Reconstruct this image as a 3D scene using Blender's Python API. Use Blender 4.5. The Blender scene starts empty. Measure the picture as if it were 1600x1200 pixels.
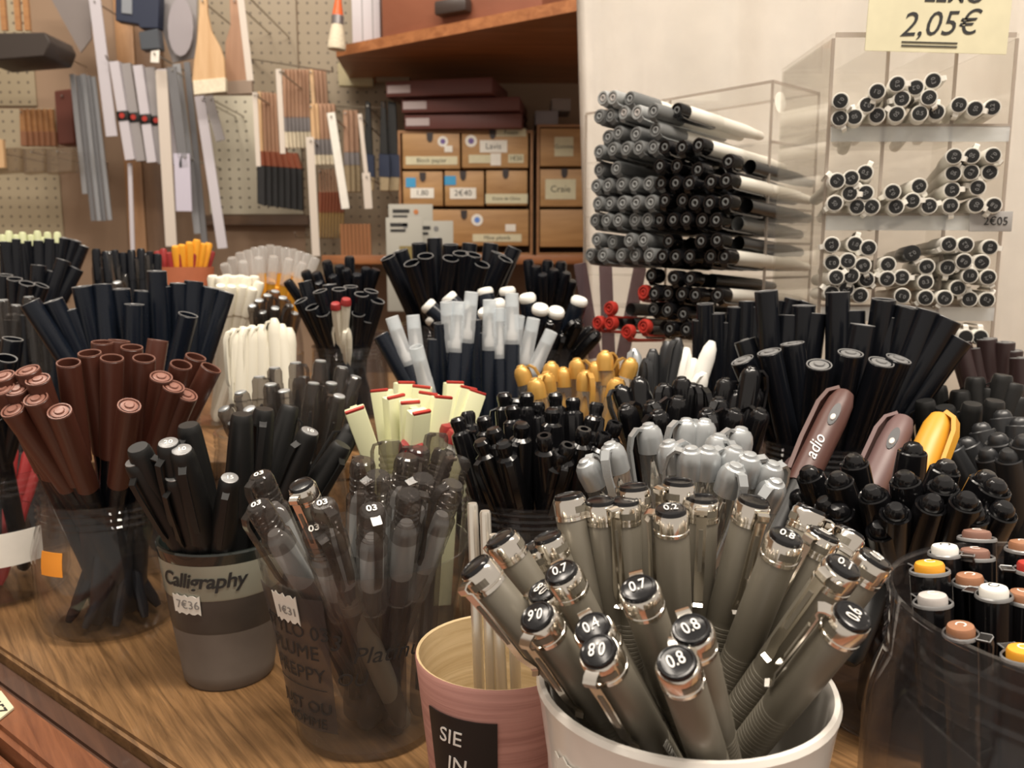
import bpy, bmesh, math, random
from mathutils import Vector, Matrix
random.seed(7)
PI = math.pi
C = bpy.context.scene.collection
# ------------------------------------------------------------------ camera, world, light, exposure
F, CH, PITCH = 1300.0, 0.225, math.radians(8.5)
cp, sp = math.cos(PITCH), math.sin(PITCH)
cam_d = bpy.data.cameras.new('camera'); cam = bpy.data.objects.new('camera', cam_d); C.objects.link(cam)
cam.location = (0, 0, CH); cam.rotation_euler = (PI/2-PITCH, 0, 0)
cam_d.sensor_width = 36; cam_d.lens = F/1600*36; cam_d.clip_start = .01
cam_d.dof.use_dof = True; cam_d.dof.focus_distance = .33; cam_d.dof.aperture_fstop = 21
bpy.context.scene.camera = cam
sc = bpy.context.scene
sc.view_settings.view_transform = 'Standard'; sc.view_settings.look = 'None'
sc.view_settings.gamma = 1; sc.view_settings.use_curve_mapping = False
sc.view_settings.exposure = 0.55
sc.cycles.transparent_max_bounces = 48; sc.cycles.max_bounces = 10
world = bpy.data.worlds.new('world'); sc.world = world; world.use_nodes = True
bg = world.node_tree.nodes['Background']; bg.inputs[0].default_value = (1.0, .88, .76, 1); bg.inputs[1].default_value = .40
def area(name, loc, target, size, power, col=(1, .9, .78)):
    d = bpy.data.lights.new(name, 'AREA'); d.shape = 'RECTANGLE'; d.size, d.size_y = size; d.energy = power; d.color = col
    o = bpy.data.objects.new(name, d); C.objects.link(o); o.location = loc
    v = Vector(target)-Vector(loc); o.rotation_euler = v.to_track_quat('-Z', 'Y').to_euler()
area('ceiling_tube_light', (.1, -.15, 1.75), (.1, .45, 0), (1.5, .14), 13)
area('ceiling_tube_light', (-.9, .55, 1.8), (-.3, .6, 0), (1.4, .14), 9)
area('ceiling_tube_light', (.55, .05, 1.45), (.5, 1.0, .25), (1.2, .14), 17)
area('ceiling_tube_light', (-.7, 1.1, 1.95), (-.6, 2.2, .4), (1.6, .2), 14)

# ------------------------------------------------------------------ helpers
def U(px, py, Z):                      # point on the sight line of a photo pixel at depth Z
    yd = (py-600)/F*Z
    return Vector(((px-800)/F*Z, Z*cp-yd*sp, CH-yd*cp-Z*sp))
CAM = Vector((0, 0, CH))
def ray(px, py): return U(px, py, 1)-CAM
def V(px, py, Y):                      # ... where it meets the vertical plane y = Y
    r = ray(px, py); return CAM+r*(Y/r.y)
def G(px, py, z=0):                    # ... where it meets the level z
    r = ray(px, py); return CAM+r*((z-CH)/r.z)

def nt(name):
    m = bpy.data.materials.new(name); m.use_nodes = True
    return m, m.node_tree, m.node_tree.nodes['Principled BSDF']
MC = {}
def mat(name, col, rough=.5, metal=0, noise=0, nscale=60, spec=.5, coat=0, bump=0, sss=0):
    if name in MC: return MC[name]
    m, t, b = nt(name); MC[name] = m
    b.inputs['Base Color'].default_value = (*col, 1); b.inputs['Roughness'].default_value = rough
    b.inputs['Metallic'].default_value = metal; b.inputs['Specular IOR Level'].default_value = spec
    b.inputs['Coat Weight'].default_value = coat
    tc = t.nodes.new('ShaderNodeTexCoord'); n = t.nodes.new('ShaderNodeTexNoise')
    n.inputs['Scale'].default_value = nscale; n.inputs['Detail'].default_value = 4
    t.links.new(tc.outputs['Object'], n.inputs['Vector'])
    r = t.nodes.new('ShaderNodeMapRange'); r.inputs[3].default_value = max(.02, rough-.06); r.inputs[4].default_value = min(1, rough+.06)
    t.links.new(n.outputs[0], r.inputs[0]); t.links.new(r.outputs[0], b.inputs['Roughness'])
    if noise:
        cr = t.nodes.new('ShaderNodeValToRGB')
        cr.color_ramp.elements[0].position = .3; cr.color_ramp.elements[1].position = .7
        cr.color_ramp.elements[0].color = (*[c*(1-noise) for c in col], 1); cr.color_ramp.elements[1].color = (*[min(1, c*(1+noise)) for c in col], 1)
        t.links.new(n.outputs[0], cr.inputs[0]); t.links.new(cr.outputs[0], b.inputs['Base Color'])
    if bump:
        bp = t.nodes.new('ShaderNodeBump'); bp.inputs['Strength'].default_value = bump; bp.inputs['Distance'].default_value = .0006
        t.links.new(n.outputs[0], bp.inputs['Height']); t.links.new(bp.outputs[0], b.inputs['Normal'])
    return m
def clear(name, tint, opac=0.0, body=(.5, .5, .5), rough=.05, refl=1.0):
    # thin clear plastic or glass: tinted transmission, a little body colour, fresnel reflection
    if name in MC: return MC[name]
    m = bpy.data.materials.new(name); MC[name] = m; m.use_nodes = True; t = m.node_tree; t.nodes.clear()
    out = t.nodes.new('ShaderNodeOutputMaterial'); tr = t.nodes.new('ShaderNodeBsdfTransparent'); tr.inputs[0].default_value = (*tint, 1)
    di = t.nodes.new('ShaderNodeBsdfDiffuse'); di.inputs[0].default_value = (*body, 1)
    gl = t.nodes.new('ShaderNodeBsdfGlossy'); gl.inputs['Roughness'].default_value = rough
    tl = t.nodes.new('ShaderNodeBsdfTranslucent'); tl.inputs[0].default_value = (*body, 1)
    lw = t.nodes.new('ShaderNodeLayerWeight'); lw.inputs['Blend'].default_value = .5
    pw = t.nodes.new('ShaderNodeMath'); pw.operation = 'POWER'; pw.inputs[1].default_value = 4.5
    mu = t.nodes.new('ShaderNodeMath'); mu.operation = 'MULTIPLY_ADD'; mu.inputs[1].default_value = .42*refl; mu.inputs[2].default_value = .017*refl
    t.links.new(lw.outputs['Facing'], pw.inputs[0])
    md = t.nodes.new('ShaderNodeMixShader'); md.inputs[0].default_value = .4
    m1 = t.nodes.new('ShaderNodeMixShader'); m1.inputs[0].default_value = opac; m2 = t.nodes.new('ShaderNodeMixShader')
    L = t.links.new
    L(di.outputs[0], md.inputs[1]); L(tl.outputs[0], md.inputs[2])
    L(tr.outputs[0], m1.inputs[1]); L(md.outputs[0], m1.inputs[2]); L(pw.outputs[0], mu.inputs[0]); L(mu.outputs[0], m2.inputs[0])
    L(m1.outputs[0], m2.inputs[1]); L(gl.outputs[0], m2.inputs[2]); L(m2.outputs[0], out.inputs[0])
    return m
def wood(name, c1, c2, scale=8, stretch=(1, 12, 12), rot=0, rough=.4, detail=9, coat=.15):
    if name in MC: return MC[name]
    m, t, b = nt(name); MC[name] = m
    tc = t.nodes.new('ShaderNodeTexCoord'); mp = t.nodes.new('ShaderNodeMapping')
    mp.inputs['Scale'].default_value = stretch
    mp0 = t.nodes.new('ShaderNodeMapping'); mp0.inputs['Rotation'].default_value = (0, 0, rot)
    n = t.nodes.new('ShaderNodeTexNoise'); n.inputs['Scale'].default_value = scale; n.inputs['Detail'].default_value = detail; n.inputs['Distortion'].default_value = .6; n.inputs['Roughness'].default_value = .65
    cr = t.nodes.new('ShaderNodeValToRGB'); cr.color_ramp.elements[0].position = .34; cr.color_ramp.elements[1].position = .66
    cr.color_ramp.elements[0].color = (*c1, 1); cr.color_ramp.elements[1].color = (*c2, 1)
    bp = t.nodes.new('ShaderNodeBump'); bp.inputs['Strength'].default_value = .25; bp.inputs['Distance'].default_value = .0008
    L = t.links.new
    L(tc.outputs['Object'], mp0.inputs[0]); L(mp0.outputs[0], mp.inputs[0]); L(mp.outputs[0], n.inputs['Vector']); L(n.outputs[0], cr.inputs[0]); L(cr.outputs[0], b.inputs['Base Color'])
    L(n.outputs[0], bp.inputs['Height']); L(bp.outputs[0], b.inputs['Normal'])
    b.inputs['Roughness'].default_value = rough; b.inputs['Coat Weight'].default_value = coat
    return m
def pegboard(name, col, step=.0254, r=.0032):
    m, t, b = nt(name); MC[name] = m; L = t.links.new
    tc = t.nodes.new('ShaderNodeTexCoord'); sx = t.nodes.new('ShaderNodeSeparateXYZ'); L(tc.outputs['Object'], sx.inputs[0])
    def ma(op, a, bb=None):
        n = t.nodes.new('ShaderNodeMath'); n.operation = op
        for i, v in enumerate((a, bb)):
            if v is None: continue
            if isinstance(v, (int, float)): n.inputs[i].default_value = v
            else: L(v, n.inputs[i])
        return n.outputs[0]
    q = []
    for k in (0, 2):
        f = ma('SUBTRACT', ma('FRACT', ma('DIVIDE', sx.outputs[k], step)), .5); q.append(ma('MULTIPLY', f, f))
    d = ma('LESS_THAN', ma('ADD', q[0], q[1]), (r/step)**2)
    mx = t.nodes.new('ShaderNodeMix'); mx.data_type = 'RGBA'; L(d, mx.inputs[0])
    mx.inputs[6].default_value = (*col, 1); mx.inputs[7].default_value = (.10, .08, .06, 1)
    L(mx.outputs[2], b.inputs['Base Color']); b.inputs['Roughness'].default_value = .6
    return m

def fin(bm, name, m, angle=.6):
    bmesh.ops.recalc_face_normals(bm, faces=bm.faces)
    for e in bm.edges:
        if len(e.link_faces) == 2 and e.calc_face_angle(0) > angle: e.smooth = False
    for f in bm.faces: f.smooth = True
    me = bpy.data.meshes.new(name); bm.to_mesh(me); bm.free()
    for x in (m if isinstance(m, (list, tuple)) else [m]): me.materials.append(x)
    return me
def lathe_bm(bm, prof, seg=16, sx=1, sy=1, off=(0, 0, 0), mi=0):
    rings = []
    for r, z in prof:
        if r < 1e-6: rings.append([bm.verts.new((off[0], off[1], z+off[2]))])
        else: rings.append([bm.verts.new((r*sx*math.cos(2*PI*i/seg)+off[0], r*sy*math.sin(2*PI*i/seg)+off[1], z+off[2])) for i in range(seg)])
    for a, b in zip(rings, rings[1:]):
        for i in range(seg):
            j = (i+1) % seg
            if len(a) == 1 and len(b) == 1: continue
            if len(a) == 1: f = bm.faces.new((a[0], b[j], b[i]))
            elif len(b) == 1: f = bm.faces.new((a[i], a[j], b[0]))
            else: f = bm.faces.new((a[i], a[j], b[j], b[i]))
            f.material_index = mi
def lathe(name, prof, m, seg=16, sx=1, sy=1, off=(0, 0, 0)):
    bm = bmesh.new(); lathe_bm(bm, prof, seg, sx, sy, off); return fin(bm, name, m)
def box_bm(bm, lo, hi, bev=0, M=None):
    r = bmesh.ops.create_cube(bm, size=1); vs = r['verts']
    for v in vs:
        v.co = Vector([lo[k]+(hi[k]-lo[k])*(v.co[k]+.5) for k in range(3)])
    if bev:
        es = list({e for v in vs for e in v.link_edges})
        vs2 = bmesh.ops.bevel(bm, geom=es, offset=bev, segments=2, affect='EDGES', profile=.5)
    if M:
        for v in (vs2['verts'] if bev else vs): v.co = M @ v.co
def boxm(name, lo, hi, m, bev=0):
    bm = bmesh.new(); box_bm(bm, lo, hi, bev); return fin(bm, name, m)
def strip(name, path, w, th, m, w2=None):
    # bent metal/plastic strip: path of (y, z) points in the local YZ plane, width along x
    bm = bmesh.new(); rows = []; n = len(path)
    for i, (y, z) in enumerate(path):
        a = Vector(path[max(0, i-1)]); b = Vector(path[min(n-1, i+1)]); t = (b-a).normalized(); nn = Vector((-t.y, t.x))*th/2
        ww = w if w2 is None else w+(w2-w)*i/(n-1)
        rows.append([bm.verts.new((s*ww/2, y+q*nn.x, z+q*nn.y)) for s, q in ((-1, -1), (1, -1), (1, 1), (-1, 1))])
    for a, b in zip(rows, rows[1:]):
        for i in range(4): bm.faces.new((a[i], a[(i+1) % 4], b[(i+1) % 4], b[i]))
    bm.faces.new(rows[0][::-1]); bm.faces.new(rows[-1])
    return fin(bm, name, m, .5)
def tube_bm(bm, pts, r, seg=6):
    pts = [Vector(p) for p in pts]; rings = []
    for i, p in enumerate(pts):
        t = (pts[min(i+1, len(pts)-1)]-pts[max(i-1, 0)]).normalized()
        a = t.orthogonal().normalized() if i == 0 else (a-t*a.dot(t)).normalized(); b = t.cross(a)
        rr = r[i] if isinstance(r, (list, tuple)) else r
        rings.append([bm.verts.new(p+(a*math.cos(2*PI*k/seg)+b*math.sin(2*PI*k/seg))*rr) for k in range(seg)])
    for x, y in zip(rings, rings[1:]):
        for k in range(seg): bm.faces.new((x[k], x[(k+1) % seg], y[(k+1) % seg], y[k]))
    bm.faces.new(rings[0][::-1]); bm.faces.new(rings[-1])
def tube(name, pts, r, m, seg=6):
    bm = bmesh.new(); tube_bm(bm, pts, r, seg); return fin(bm, name, m)
TX = {}
def text_me(s, size, m, extrude=.00008, shear=0, spacing=1, bold=0):
    k = (s, size, m.name, shear, spacing, bold)
    if k in TX: return TX[k]
    cu = bpy.data.curves.new('txt', 'FONT'); cu.body = s; cu.size = size; cu.align_x = 'CENTER'; cu.align_y = 'CENTER'
    cu.extrude = extrude; cu.shear = shear; cu.space_character = spacing; cu.resolution_u = 3; cu.offset = bold
    o = bpy.data.objects.new('txt', cu); C.objects.link(o); bpy.context.view_layer.update()
    me = bpy.data.meshes.new_from_object(o.evaluated_get(bpy.context.evaluated_depsgraph_get()))
    bpy.data.objects.remove(o); bpy.data.curves.remove(cu); me.materials.clear(); me.materials.append(m); TX[k] = me
    me.name = 'lettering'
    return me
def wrap(me, R, z0, ang, lean=0, flip=1):
    # wrap a flat lettering mesh round an upright cylinder; ang = direction it faces, R may be a function of z
    me = me.copy()
    for v in me.vertices:
        x, y, z = v.co; zz = z0+y; rr = (R(zz) if callable(R) else R)+.0003+z
        a = ang+x/rr
        v.co = (rr*math.cos(a), rr*math.sin(a), zz)
    return me
def patch(name, R, a0, a1, z0, z1, m, th=.0004, na=10, nz=3, tear=0):
    bm = bmesh.new(); g = []
    Rf = R if callable(R) else (lambda z: R)
    for s in (0, 1):
        gg = []
        for j in range(nz+1):
            z = z0+(z1-z0)*j/nz
            gg.append([bm.verts.new(((Rf(z)+.0003+s*th)*math.cos(a0+(a1-a0)*i/na), (Rf(z)+.0003+s*th)*math.sin(a0+(a1-a0)*i/na),
                       z+tear*math.sin(i*2.3+j)*(1 if j in (0, nz) else 0))) for i in range(na+1)])
        g.append(gg)
    for gg in g:
        for j in range(nz):
            for i in range(na): bm.faces.new((gg[j][i], gg[j][i+1], gg[j+1][i+1], gg[j+1][i]))
    a, b = g
    for i in range(na):
        bm.faces.new((a[0][i], a[0][i+1], b[0][i+1], b[0][i])); bm.faces.new((a[nz][i], a[nz][i+1], b[nz][i+1], b[nz][i]))
    for j in range(nz):
        bm.faces.new((a[j][0], a[j+1][0], b[j+1][0], b[j][0])); bm.faces.new((a[j][na], a[j+1][na], b[j+1][na], b[j][na]))
    return fin(bm, name, m)

def put(name, me, parent=None, label=None, cat=None, group=None, kind=None, M=None):
    o = bpy.data.objects.new(name, me); C.objects.link(o)
    if parent: o.parent = parent
    if M is not None: o.matrix_local = M
    if label: o['label'] = label
    if cat: o['category'] = cat
    if group: o['group'] = group
    if kind: o['kind'] = kind
    return o
def thing(name, label, cat, M=None, group=None):
    return put(name, None, None, label, cat, group, None, M)
def T3(x, y, z): return Matrix.Translation((x, y, z))
def frame(base, zdir, roll=0, s=1):
    z = zdir.normalized(); x = Vector((1, 0, 0)); x = (x-z*x.dot(z)).normalized(); y = z.cross(x)
    m = Matrix((x, y, z)).transposed().to_4x4(); m.translation = base
    return m @ Matrix.Rotation(roll, 4, 'Z') @ Matrix.Scale(s, 4)
def pix(p):
    v = p-CAM; zc = v.y*cp-v.z*sp
    return 800+F*v.x/zc, 600-F*(v.z*cp+v.y*sp)/zc
ORD = ['first', 'second', 'third', 'fourth', 'fifth', 'sixth', 'seventh', 'eighth', 'ninth', 'tenth', 'eleventh', 'twelfth', 'thirteenth', 'fourteenth']
def label_rows(items, noun=''):
    # items: (object, px, py, description); same description -> told apart by row (near to far) and place from the left
    by = {}
    for it in items: by.setdefault(it[3], []).append(it)
    for d, L in by.items():
        if len(L) == 1: L[0][0]['label'] = d; continue
        n = len(L); nr = max(1, math.ceil(n/6)) if n > 3 else 1
        L.sort(key=lambda i: -i[2]); per = math.ceil(n/nr)
        rows = [L[k:k+per] for k in range(0, n, per)]; nr = len(rows)
        for k, rw in enumerate(rows):
            nm = '' if nr == 1 else (' in front row' if k == 0 else ' in back row' if k == nr-1 else ' in middle row' if nr == 3 else ' in %s row' % ORD[k])
            rw.sort(key=lambda i: i[1])
            for q, it in enumerate(rw):
                pl = ('leftmost' if q == 0 else 'rightmost' if q == len(rw)-1 else ORD[q]+' from left')
                it[0]['label'] = d+nm+', '+pl

# ------------------------------------------------------------------ materials
BLK = mat('black_gloss_plastic', (.006, .006, .007), .16)
BLKM = mat('black_matte_plastic', (.010, .010, .010), .42, spec=.4)
BLKS = mat('black_satin_plastic', (.006, .007, .010), .25, spec=.35)
NAVY = mat('blue_black_plastic', (.006, .009, .016), .28, spec=.38)
BROWN = mat('brown_cap_plastic', (.085, .028, .018), .36)
BROWNL = mat('brown_cap_end', (.25, .115, .085), .35)
DBROWN = mat('dark_brown_plastic', (.030, .016, .016), .4)
GREYP = mat('champagne_grey_barrel', (.175, .158, .125), .40, .25)
CHROME = mat('warm_chrome', (.80, .76, .69), .13, 1)
STEEL = mat('brushed_steel', (.78, .74, .66), .30, .75)
SILV = mat('silver_plastic', (.42, .44, .45), .28, .5)
DISC = mat('disc_grey', (.24, .24, .24), .35, .3)
GOLD = mat('gold_plastic', (.55, .31, .075), .3, .35)
IVORY = mat('ivory_plastic', (.78, .74, .62), .35)
WHITE = mat('white_plastic', (.84, .83, .78), .35)
WARMW = mat('white_matt_barrel', (.72, .70, .64), .4)
PALE = mat('pale_yellow_plastic', (.76, .77, .50), .4)
REDP = mat('red_plastic', (.42, .035, .025), .35)
GREY1 = mat('mid_grey_plastic', (.135, .14, .14), .4)
GREY2 = mat('grey_cap_rim', (.30, .31, .31), .35)
CHAR = mat('charcoal_plastic', (.022, .023, .025), .32)
ORNG = mat('orange_plastic', (.80, .36, .03), .35)
TAN = mat('tan_plastic', (.32, .15, .08), .35)
ROSY = mat('rosy_brown_plastic', (.23, .12, .09), .35)
LGREY = mat('light_grey_plastic', (.50, .47, .45), .35)
TRADB = mat('cocoa_brown_plastic', (.085, .035, .028), .42)
MAUVE = mat('mauve_brown_plastic', (.13, .075, .072), .45)
MUST = mat('mustard_plastic', (.62, .30, .025), .4)
PAPER = mat('white_paper', (.80, .77, .70), .8, noise=.05)
CREAMP = mat('cream_paper', (.64, .60, .42), .8, noise=.05)
INK = mat('black_ink', (.02, .02, .02), .6)
GINK = mat('grey_ink', (.25, .24, .23), .6)
WINK = mat('white_print', (.82, .80, .76), .5)
SMOKE = clear('smoke_clear_plastic', (.70, .67, .65), .12, (.28, .25, .23), .10, 1.6)
SMOKED = clear('dark_smoke_plastic', (.64, .61, .59), .18, (.17, .155, .145), .09, 2.0)
CLEAR = clear('clear_plastic', (.93, .93, .92), .08, (.75, .75, .73), .07, 1.8)
FROST = clear('frosted_plastic', (.92, .94, .95), .40, (.90, .94, .97), .25, 1.3)
GLASS = clear('jar_glass', (.965, .965, .97), .008, (.5, .5, .5), .03, 1.7)
DGLASS = clear('dusky_jar_plastic', (.84, .83, .84), .035, (.30, .29, .30), .04, 1.7)
ACRY = clear('acrylic_sheet', (.985, .98, .97), .035, (.9, .88, .84), .05)
ACRE = clear('acrylic_edge', (.75, .70, .66), .45, (.62, .57, .52), .2)

# ------------------------------------------------------------------ setting: counter, riser, walls, curtain
OAK = wood('honey_oak_counter', (.105, .055, .022), (.285, .155, .065), 12, (1.2, 22, 12), math.radians(52), .38, 10)
REDW = wood('reddish_front_wood', (.13, .045, .02), (.24, .09, .04), 7, (1.2, 22, 12), math.radians(52), .4, 9)
DARKW = wood('dark_groove_wood', (.045, .02, .012), (.09, .04, .022), 8, (1, 20, 10), math.radians(52), .5)
e0, e1 = G(0, 1013), G(277, 1200); ed = (e1-e0).normalized(); en = Vector((ed.y, -ed.x, 0))   # en: out of the counter
if en.y > 0: en = -en
A0 = e0-ed*.8; A1 = e1+ed*.9
def prism(name, pts, z0, z1, m, bev=0):
    bm = bmesh.new(); lo = [bm.verts.new((p[0], p[1], z0)) for p in pts]; hi = [bm.verts.new((p[0], p[1], z1)) for p in pts]
    bm.faces.new(lo[::-1]); bm.faces.new(hi); n = len(pts)
    for i in range(n): bm.faces.new((lo[i], lo[(i+1) % n], hi[(i+1) % n], hi[i]))
    if bev: bmesh.ops.bevel(bm, geom=[e for e in bm.edges if all(abs(v.co.z-z1) < 1e-6 for v in e.verts)], offset=bev, segments=2, affect='EDGES')
    return fin(bm, name, m)
ctr = thing('display_counter', 'honey-coloured wooden counter carrying all the pen pots', 'counter')
put('counter_top', prism('counter_top', [A0, A1, A1+Vector((1.3, .5, 0)), (1.6, 1.3, 0), (-1.5, 1.3, 0)], -.03, 0, OAK, .003), ctr)
B = lambda k, s: (A0 if s == 0 else A1)+en*k
put('counter_edge', prism('counter_edge', [B(.0002, 0), B(.0002, 1), B(.013, 1), B(.013, 0)], -.05, -.007, DARKW, .002), ctr)
for i, (k0, k1, z) in enumerate(((.0135, .034, -.004), (.0355, .056, -.012), (.0575, .082, -.018), (.0835, .12, -.022))):
    put('moulding', prism('moulding', [B(k0, 0), B(k0, 1), B(k1, 1), B(k1, 0)], z-.03, z, REDW, .003), ctr)
put('floor', boxm('floor', (-3, -1, -.95), (3, 2.6, -.9), wood('floor_boards', (.12, .06, .03), (.2, .11, .06), 3)), kind='structure')
# counter body
put('counter_body', prism('counter_body', [A0-en*.02, A1-en*.02, A1+Vector((1.25, .5, 0)), (1.55, 1.28, 0), (-1.45, 1.28, 0)], -.9, -.031, REDW), ctr)
TIER = .06
rs = thing('display_riser', 'low wooden step behind the front pots lifting the rear jars', 'riser')
put('riser_board', boxm('riser_board', (-.75, .67, .045), (.085, 1.22, TIER), OAK, .002), rs)
put('riser_front', boxm('riser_front', (-.75, .672, 0), (.085, .69, .0448), OAK, .001), rs)
put('riser_back', boxm('riser_back', (-.75, 1.2, 0), (.085, 1.218, .0448), OAK, .001), rs)

WALL = mat('beige_wall_paint', (.33, .225, .15), .8, noise=.06, nscale=5)
YB = 2.35
put('wall_back', boxm('wall_back', (-2.6, YB+.0005, -.9), (2.6, YB+.1, 2.2), WALL), kind='structure')
put('wall_left', boxm('wall_left', (-2.7, -.3, -.9), (-2.6, YB+.1, 2.2), WALL), kind='structure')
PEG1 = pegboard('tan_pegboard', (.40, .33, .22)); PEG2 = pegboard('cream_pegboard', (.60, .56, .44)); PEG3 = pegboard('grey_tan_pegboard', (.33, .27, .19))
def panel(label, x0, y0, x1, y1, m, Y=YB, name='pegboard', cat='pegboard'):
    a = V(x0, y1, Y); b = V(x1, y0, Y); a.x = V(x0, 200, Y).x; b.x = V(x1, 200, Y).x
    return put(name, boxm(name, (a.x, Y-.006, a.z), (b.x, Y, b.z), m, .001), None, label, cat)
panel('tan pegboard panel above the glove-thin brushes at far wall corner', -260, -60, 62, 166, PEG1)['label'] = 'tan pegboard panel at far left, upper of two'
panel('tan pegboard panel at far left, lower one behind the brush bundles', -260, 170, 88, 470, PEG1)
panel('cream pegboard panel behind the black-bristled brush bundle', 322, 150, 470, 335, PEG2)
panel('grey-tan pegboard panel below the high wooden shelf', 472, -60, 655, 430, PEG3)
panel('dim grey pegboard panel behind the wide flat brushes', 318, -60, 470, 147, PEG3)
LED = wood('brown_batten', (.10, .06, .035), (.17, .10, .06), 5)
p0 = V(322, 352, YB); p1 = V(486, 337, YB)
put('trim_1', boxm('trim', (p0.x, YB-.03, p0.z), (p1.x, YB, p1.z), LED), kind='structure')
TW = wood('tan_door_wood', (.36, .19, .09), (.50, .29, .15), 3, (8, 8, 1)); TD = wood('brown_door_wood', (.17, .10, .06), (.26, .16, .10), 3, (8, 8, 1))
for nm, x0, x1, m in (('light tan upright board behind the white scale rulers', 195, 222, TW), ('brown upright board right of the tan board', 224, 262, TD)):
    a = V(x0, 200, YB); b = V(x1, 200, YB)
    put('upright_board', boxm('upright_board', (a.x, YB-.02, -.9), (b.x, YB, 1.4), m, .001), None, nm, 'board')
# white curtain on the right
def cloth():
    bm = bmesh.new(); nx, nz = 120, 14; x0 = V(884, 0, 1.05).x; g = []
    for j in range(nz+1):
        z = .9-.898*j/nz; row = []
        for i in range(nx+1):
            u = i/nx; x = x0+u*1.35+.012*j/nz*0 + (.035*(j/nz) if i == 0 else .035*(j/nz)*(1-u))
            y = 1.05+.016*math.sin(u*34+.6*math.sin(j*.3))+.010*math.sin(u*77+j*.15)+.004*math.sin(u*15+j*.5)
            row.append(bm.verts.new((x, y, z)))
        g.append(row)
    for j in range(nz):
        for i in range(nx): bm.faces.new((g[j][i], g[j+1][i], g[j+1][i+1], g[j][i+1]))
    r = bmesh.ops.solidify(bm, geom=bm.faces[:], thickness=.002)
    return fin(bm, 'curtain', mat('white_curtain_cloth', (.86, .82, .76), .85, noise=.03, nscale=25), 1.2)
put('curtain', cloth(), None, 'white cloth curtain hanging behind the clear pen racks', 'curtain')
a = V(1030, 0, 1.13)
put('hanging_board', boxm('hanging_board', (a.x-.02, 1.10, .001), (a.x+.9, 1.12, .95), mat('pale_board', (.7, .66, .62), .8)), None, 'pale board closing the space behind the white curtain', 'board')

# ------------------------------------------------------------------ pen kinds: each is a list of (part name, mesh, parent index or None, matrix or None)
def ring_grooves(z0, z1, n, r, d=.00012):
    out = []
    for i in range(n):
        z = z0+(z1-z0)*i/n; h = (z1-z0)/n
        out += [(r, z), (r, z+h*.6), (r-d, z+h*.7), (r-d, z+h*.9)]
    return out
K = {}
def kind(f):
    def g(*a):
        k = (f.__name__,)+a
        if k not in K: K[k] = f(*a)
        return K[k]
    return g
@kind
def artline(clip=1):
    L = .142; r = .0056
    body = [(0, 0), (.0032, 0), (.0046, .004), (.0050, .02), (.0054, .03)]+ring_grooves(.078, .098, 12, r-.0001)+[(r-.0001, .100), (r, .1005), (r, L-.0083), (r-.0003, L-.0078)]
    P = [('barrel', lathe('barrel', body+[(0, L-.0078)], GREYP, 20), None, None)]
    rb = r+.0002
    P.append(('metal_band', lathe('metal_band', [(r-.001, L-.0082), (rb, L-.0080), (rb, L-.0068), (rb-.0003, L-.0066), (rb-.0003, L-.0063), (rb, L-.0061), (rb, L-.0016), (rb-.0005, L-.0008), (rb-.0009, L-.0008), (rb-.0012, L-.0016)], CHROME, 24), None, None))
    bm = bmesh.new()
    for a in (0, PI):
        n = 5
        for i in range(n):
            b0 = a-PI/2+.55+(i-n/2)*.2; b1 = b0+.2
            vs = [bm.verts.new(((rb+.00015)*math.cos(q), (rb+.00015)*math.sin(q), z)) for q, z in ((b0, L-.0055), (b1, L-.0055), (b1, L-.0032), (b0, L-.0032))]
            bm.faces.new(vs)
    P.append(('slot', fin(bm, 'slot', GREYP), 1, None))
    rd = r-.0005
    P.append(('number_disc', lathe('number_disc', [(rd, L-.002), (rd, L-.0002), (rd-.0004, L+.0004), (rd-.0009, L+.0005), (rd-.0012, L+.0003), (rd*.5, L+.0005), (0, L+.0006)], BLK, 24), None, None))
    if clip:
        y = r
        path = [(y-.002, L-.0016), (y+.0016, L-.0014), (y+.0030, L-.0020), (y+.0030, L-.0034), (y+.0020, L-.0046), (y+.0018, L-.012), (y+.0022, L-.030), (y+.0008, L-.035), (y+.0010, L-.0362), (y+.0022, L-.0372)]
        P.append(('clip', strip('clip', path, .0040, .0006, CHROME, .0030), None, None))
        P.append(('clip_slot', boxm('clip_slot', (-.0007, y+.0018, L-.024), (.0007, y+.0025, L-.009), GREYP), 4, None))
    return P, L, r
@kind
def brushpen(col, end, L=.175, r=.0062, body='s'):
    cm = {'brown': BROWN, 'black': BLKS, 'navy': NAVY, 'dbrown': DBROWN}[col]; em = {'brown': BROWNL}.get(col, DISC)
    zc = L-.062
    P = [('barrel', lathe('barrel', [(0, 0), (.003, 0), (.0045, .003), (r-.0012, .012), (r-.0006, .02), (r-.0006, zc)], BLKS if body == 's' else cm, 14), None, None)]
    P.append(('cap', lathe('cap', [(r-.0008, zc), (r, zc+.0004), (r, L-.0004), (r-.0004, L), (r-.0010, L), (r-.0013, L-.0006 if end == 'disc' else L-.010), (0, L-.0006 if end == 'disc' else L-.010)], cm, 18), None, None))
    if end == 'disc':
        P.append(('end_disc', lathe('end_disc', [(r-.0018, L-.0005), (r-.0018, L+.0001), (r-.0024, L+.0003), (r*.46, L+.0003), (r*.44, L-.0001), (r*.40, L-.0001), (r*.36, L+.0010), (r*.2, L+.0011), (0, L+.0008)], em, 18), 1, None))
    P.append(('end_ring', lathe('end_ring', [(r-.0005, L-.0002), (r-.0001, L+.0001), (r-.0002, L+.0004), (r-.0007, L+.0004), (r-.0009, L)], (em if end == 'disc' else mat('brown_rim', (.16, .07, .05), .4) if col == 'brown' else DISC), 18), 1, None))
    return P, L, r
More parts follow.
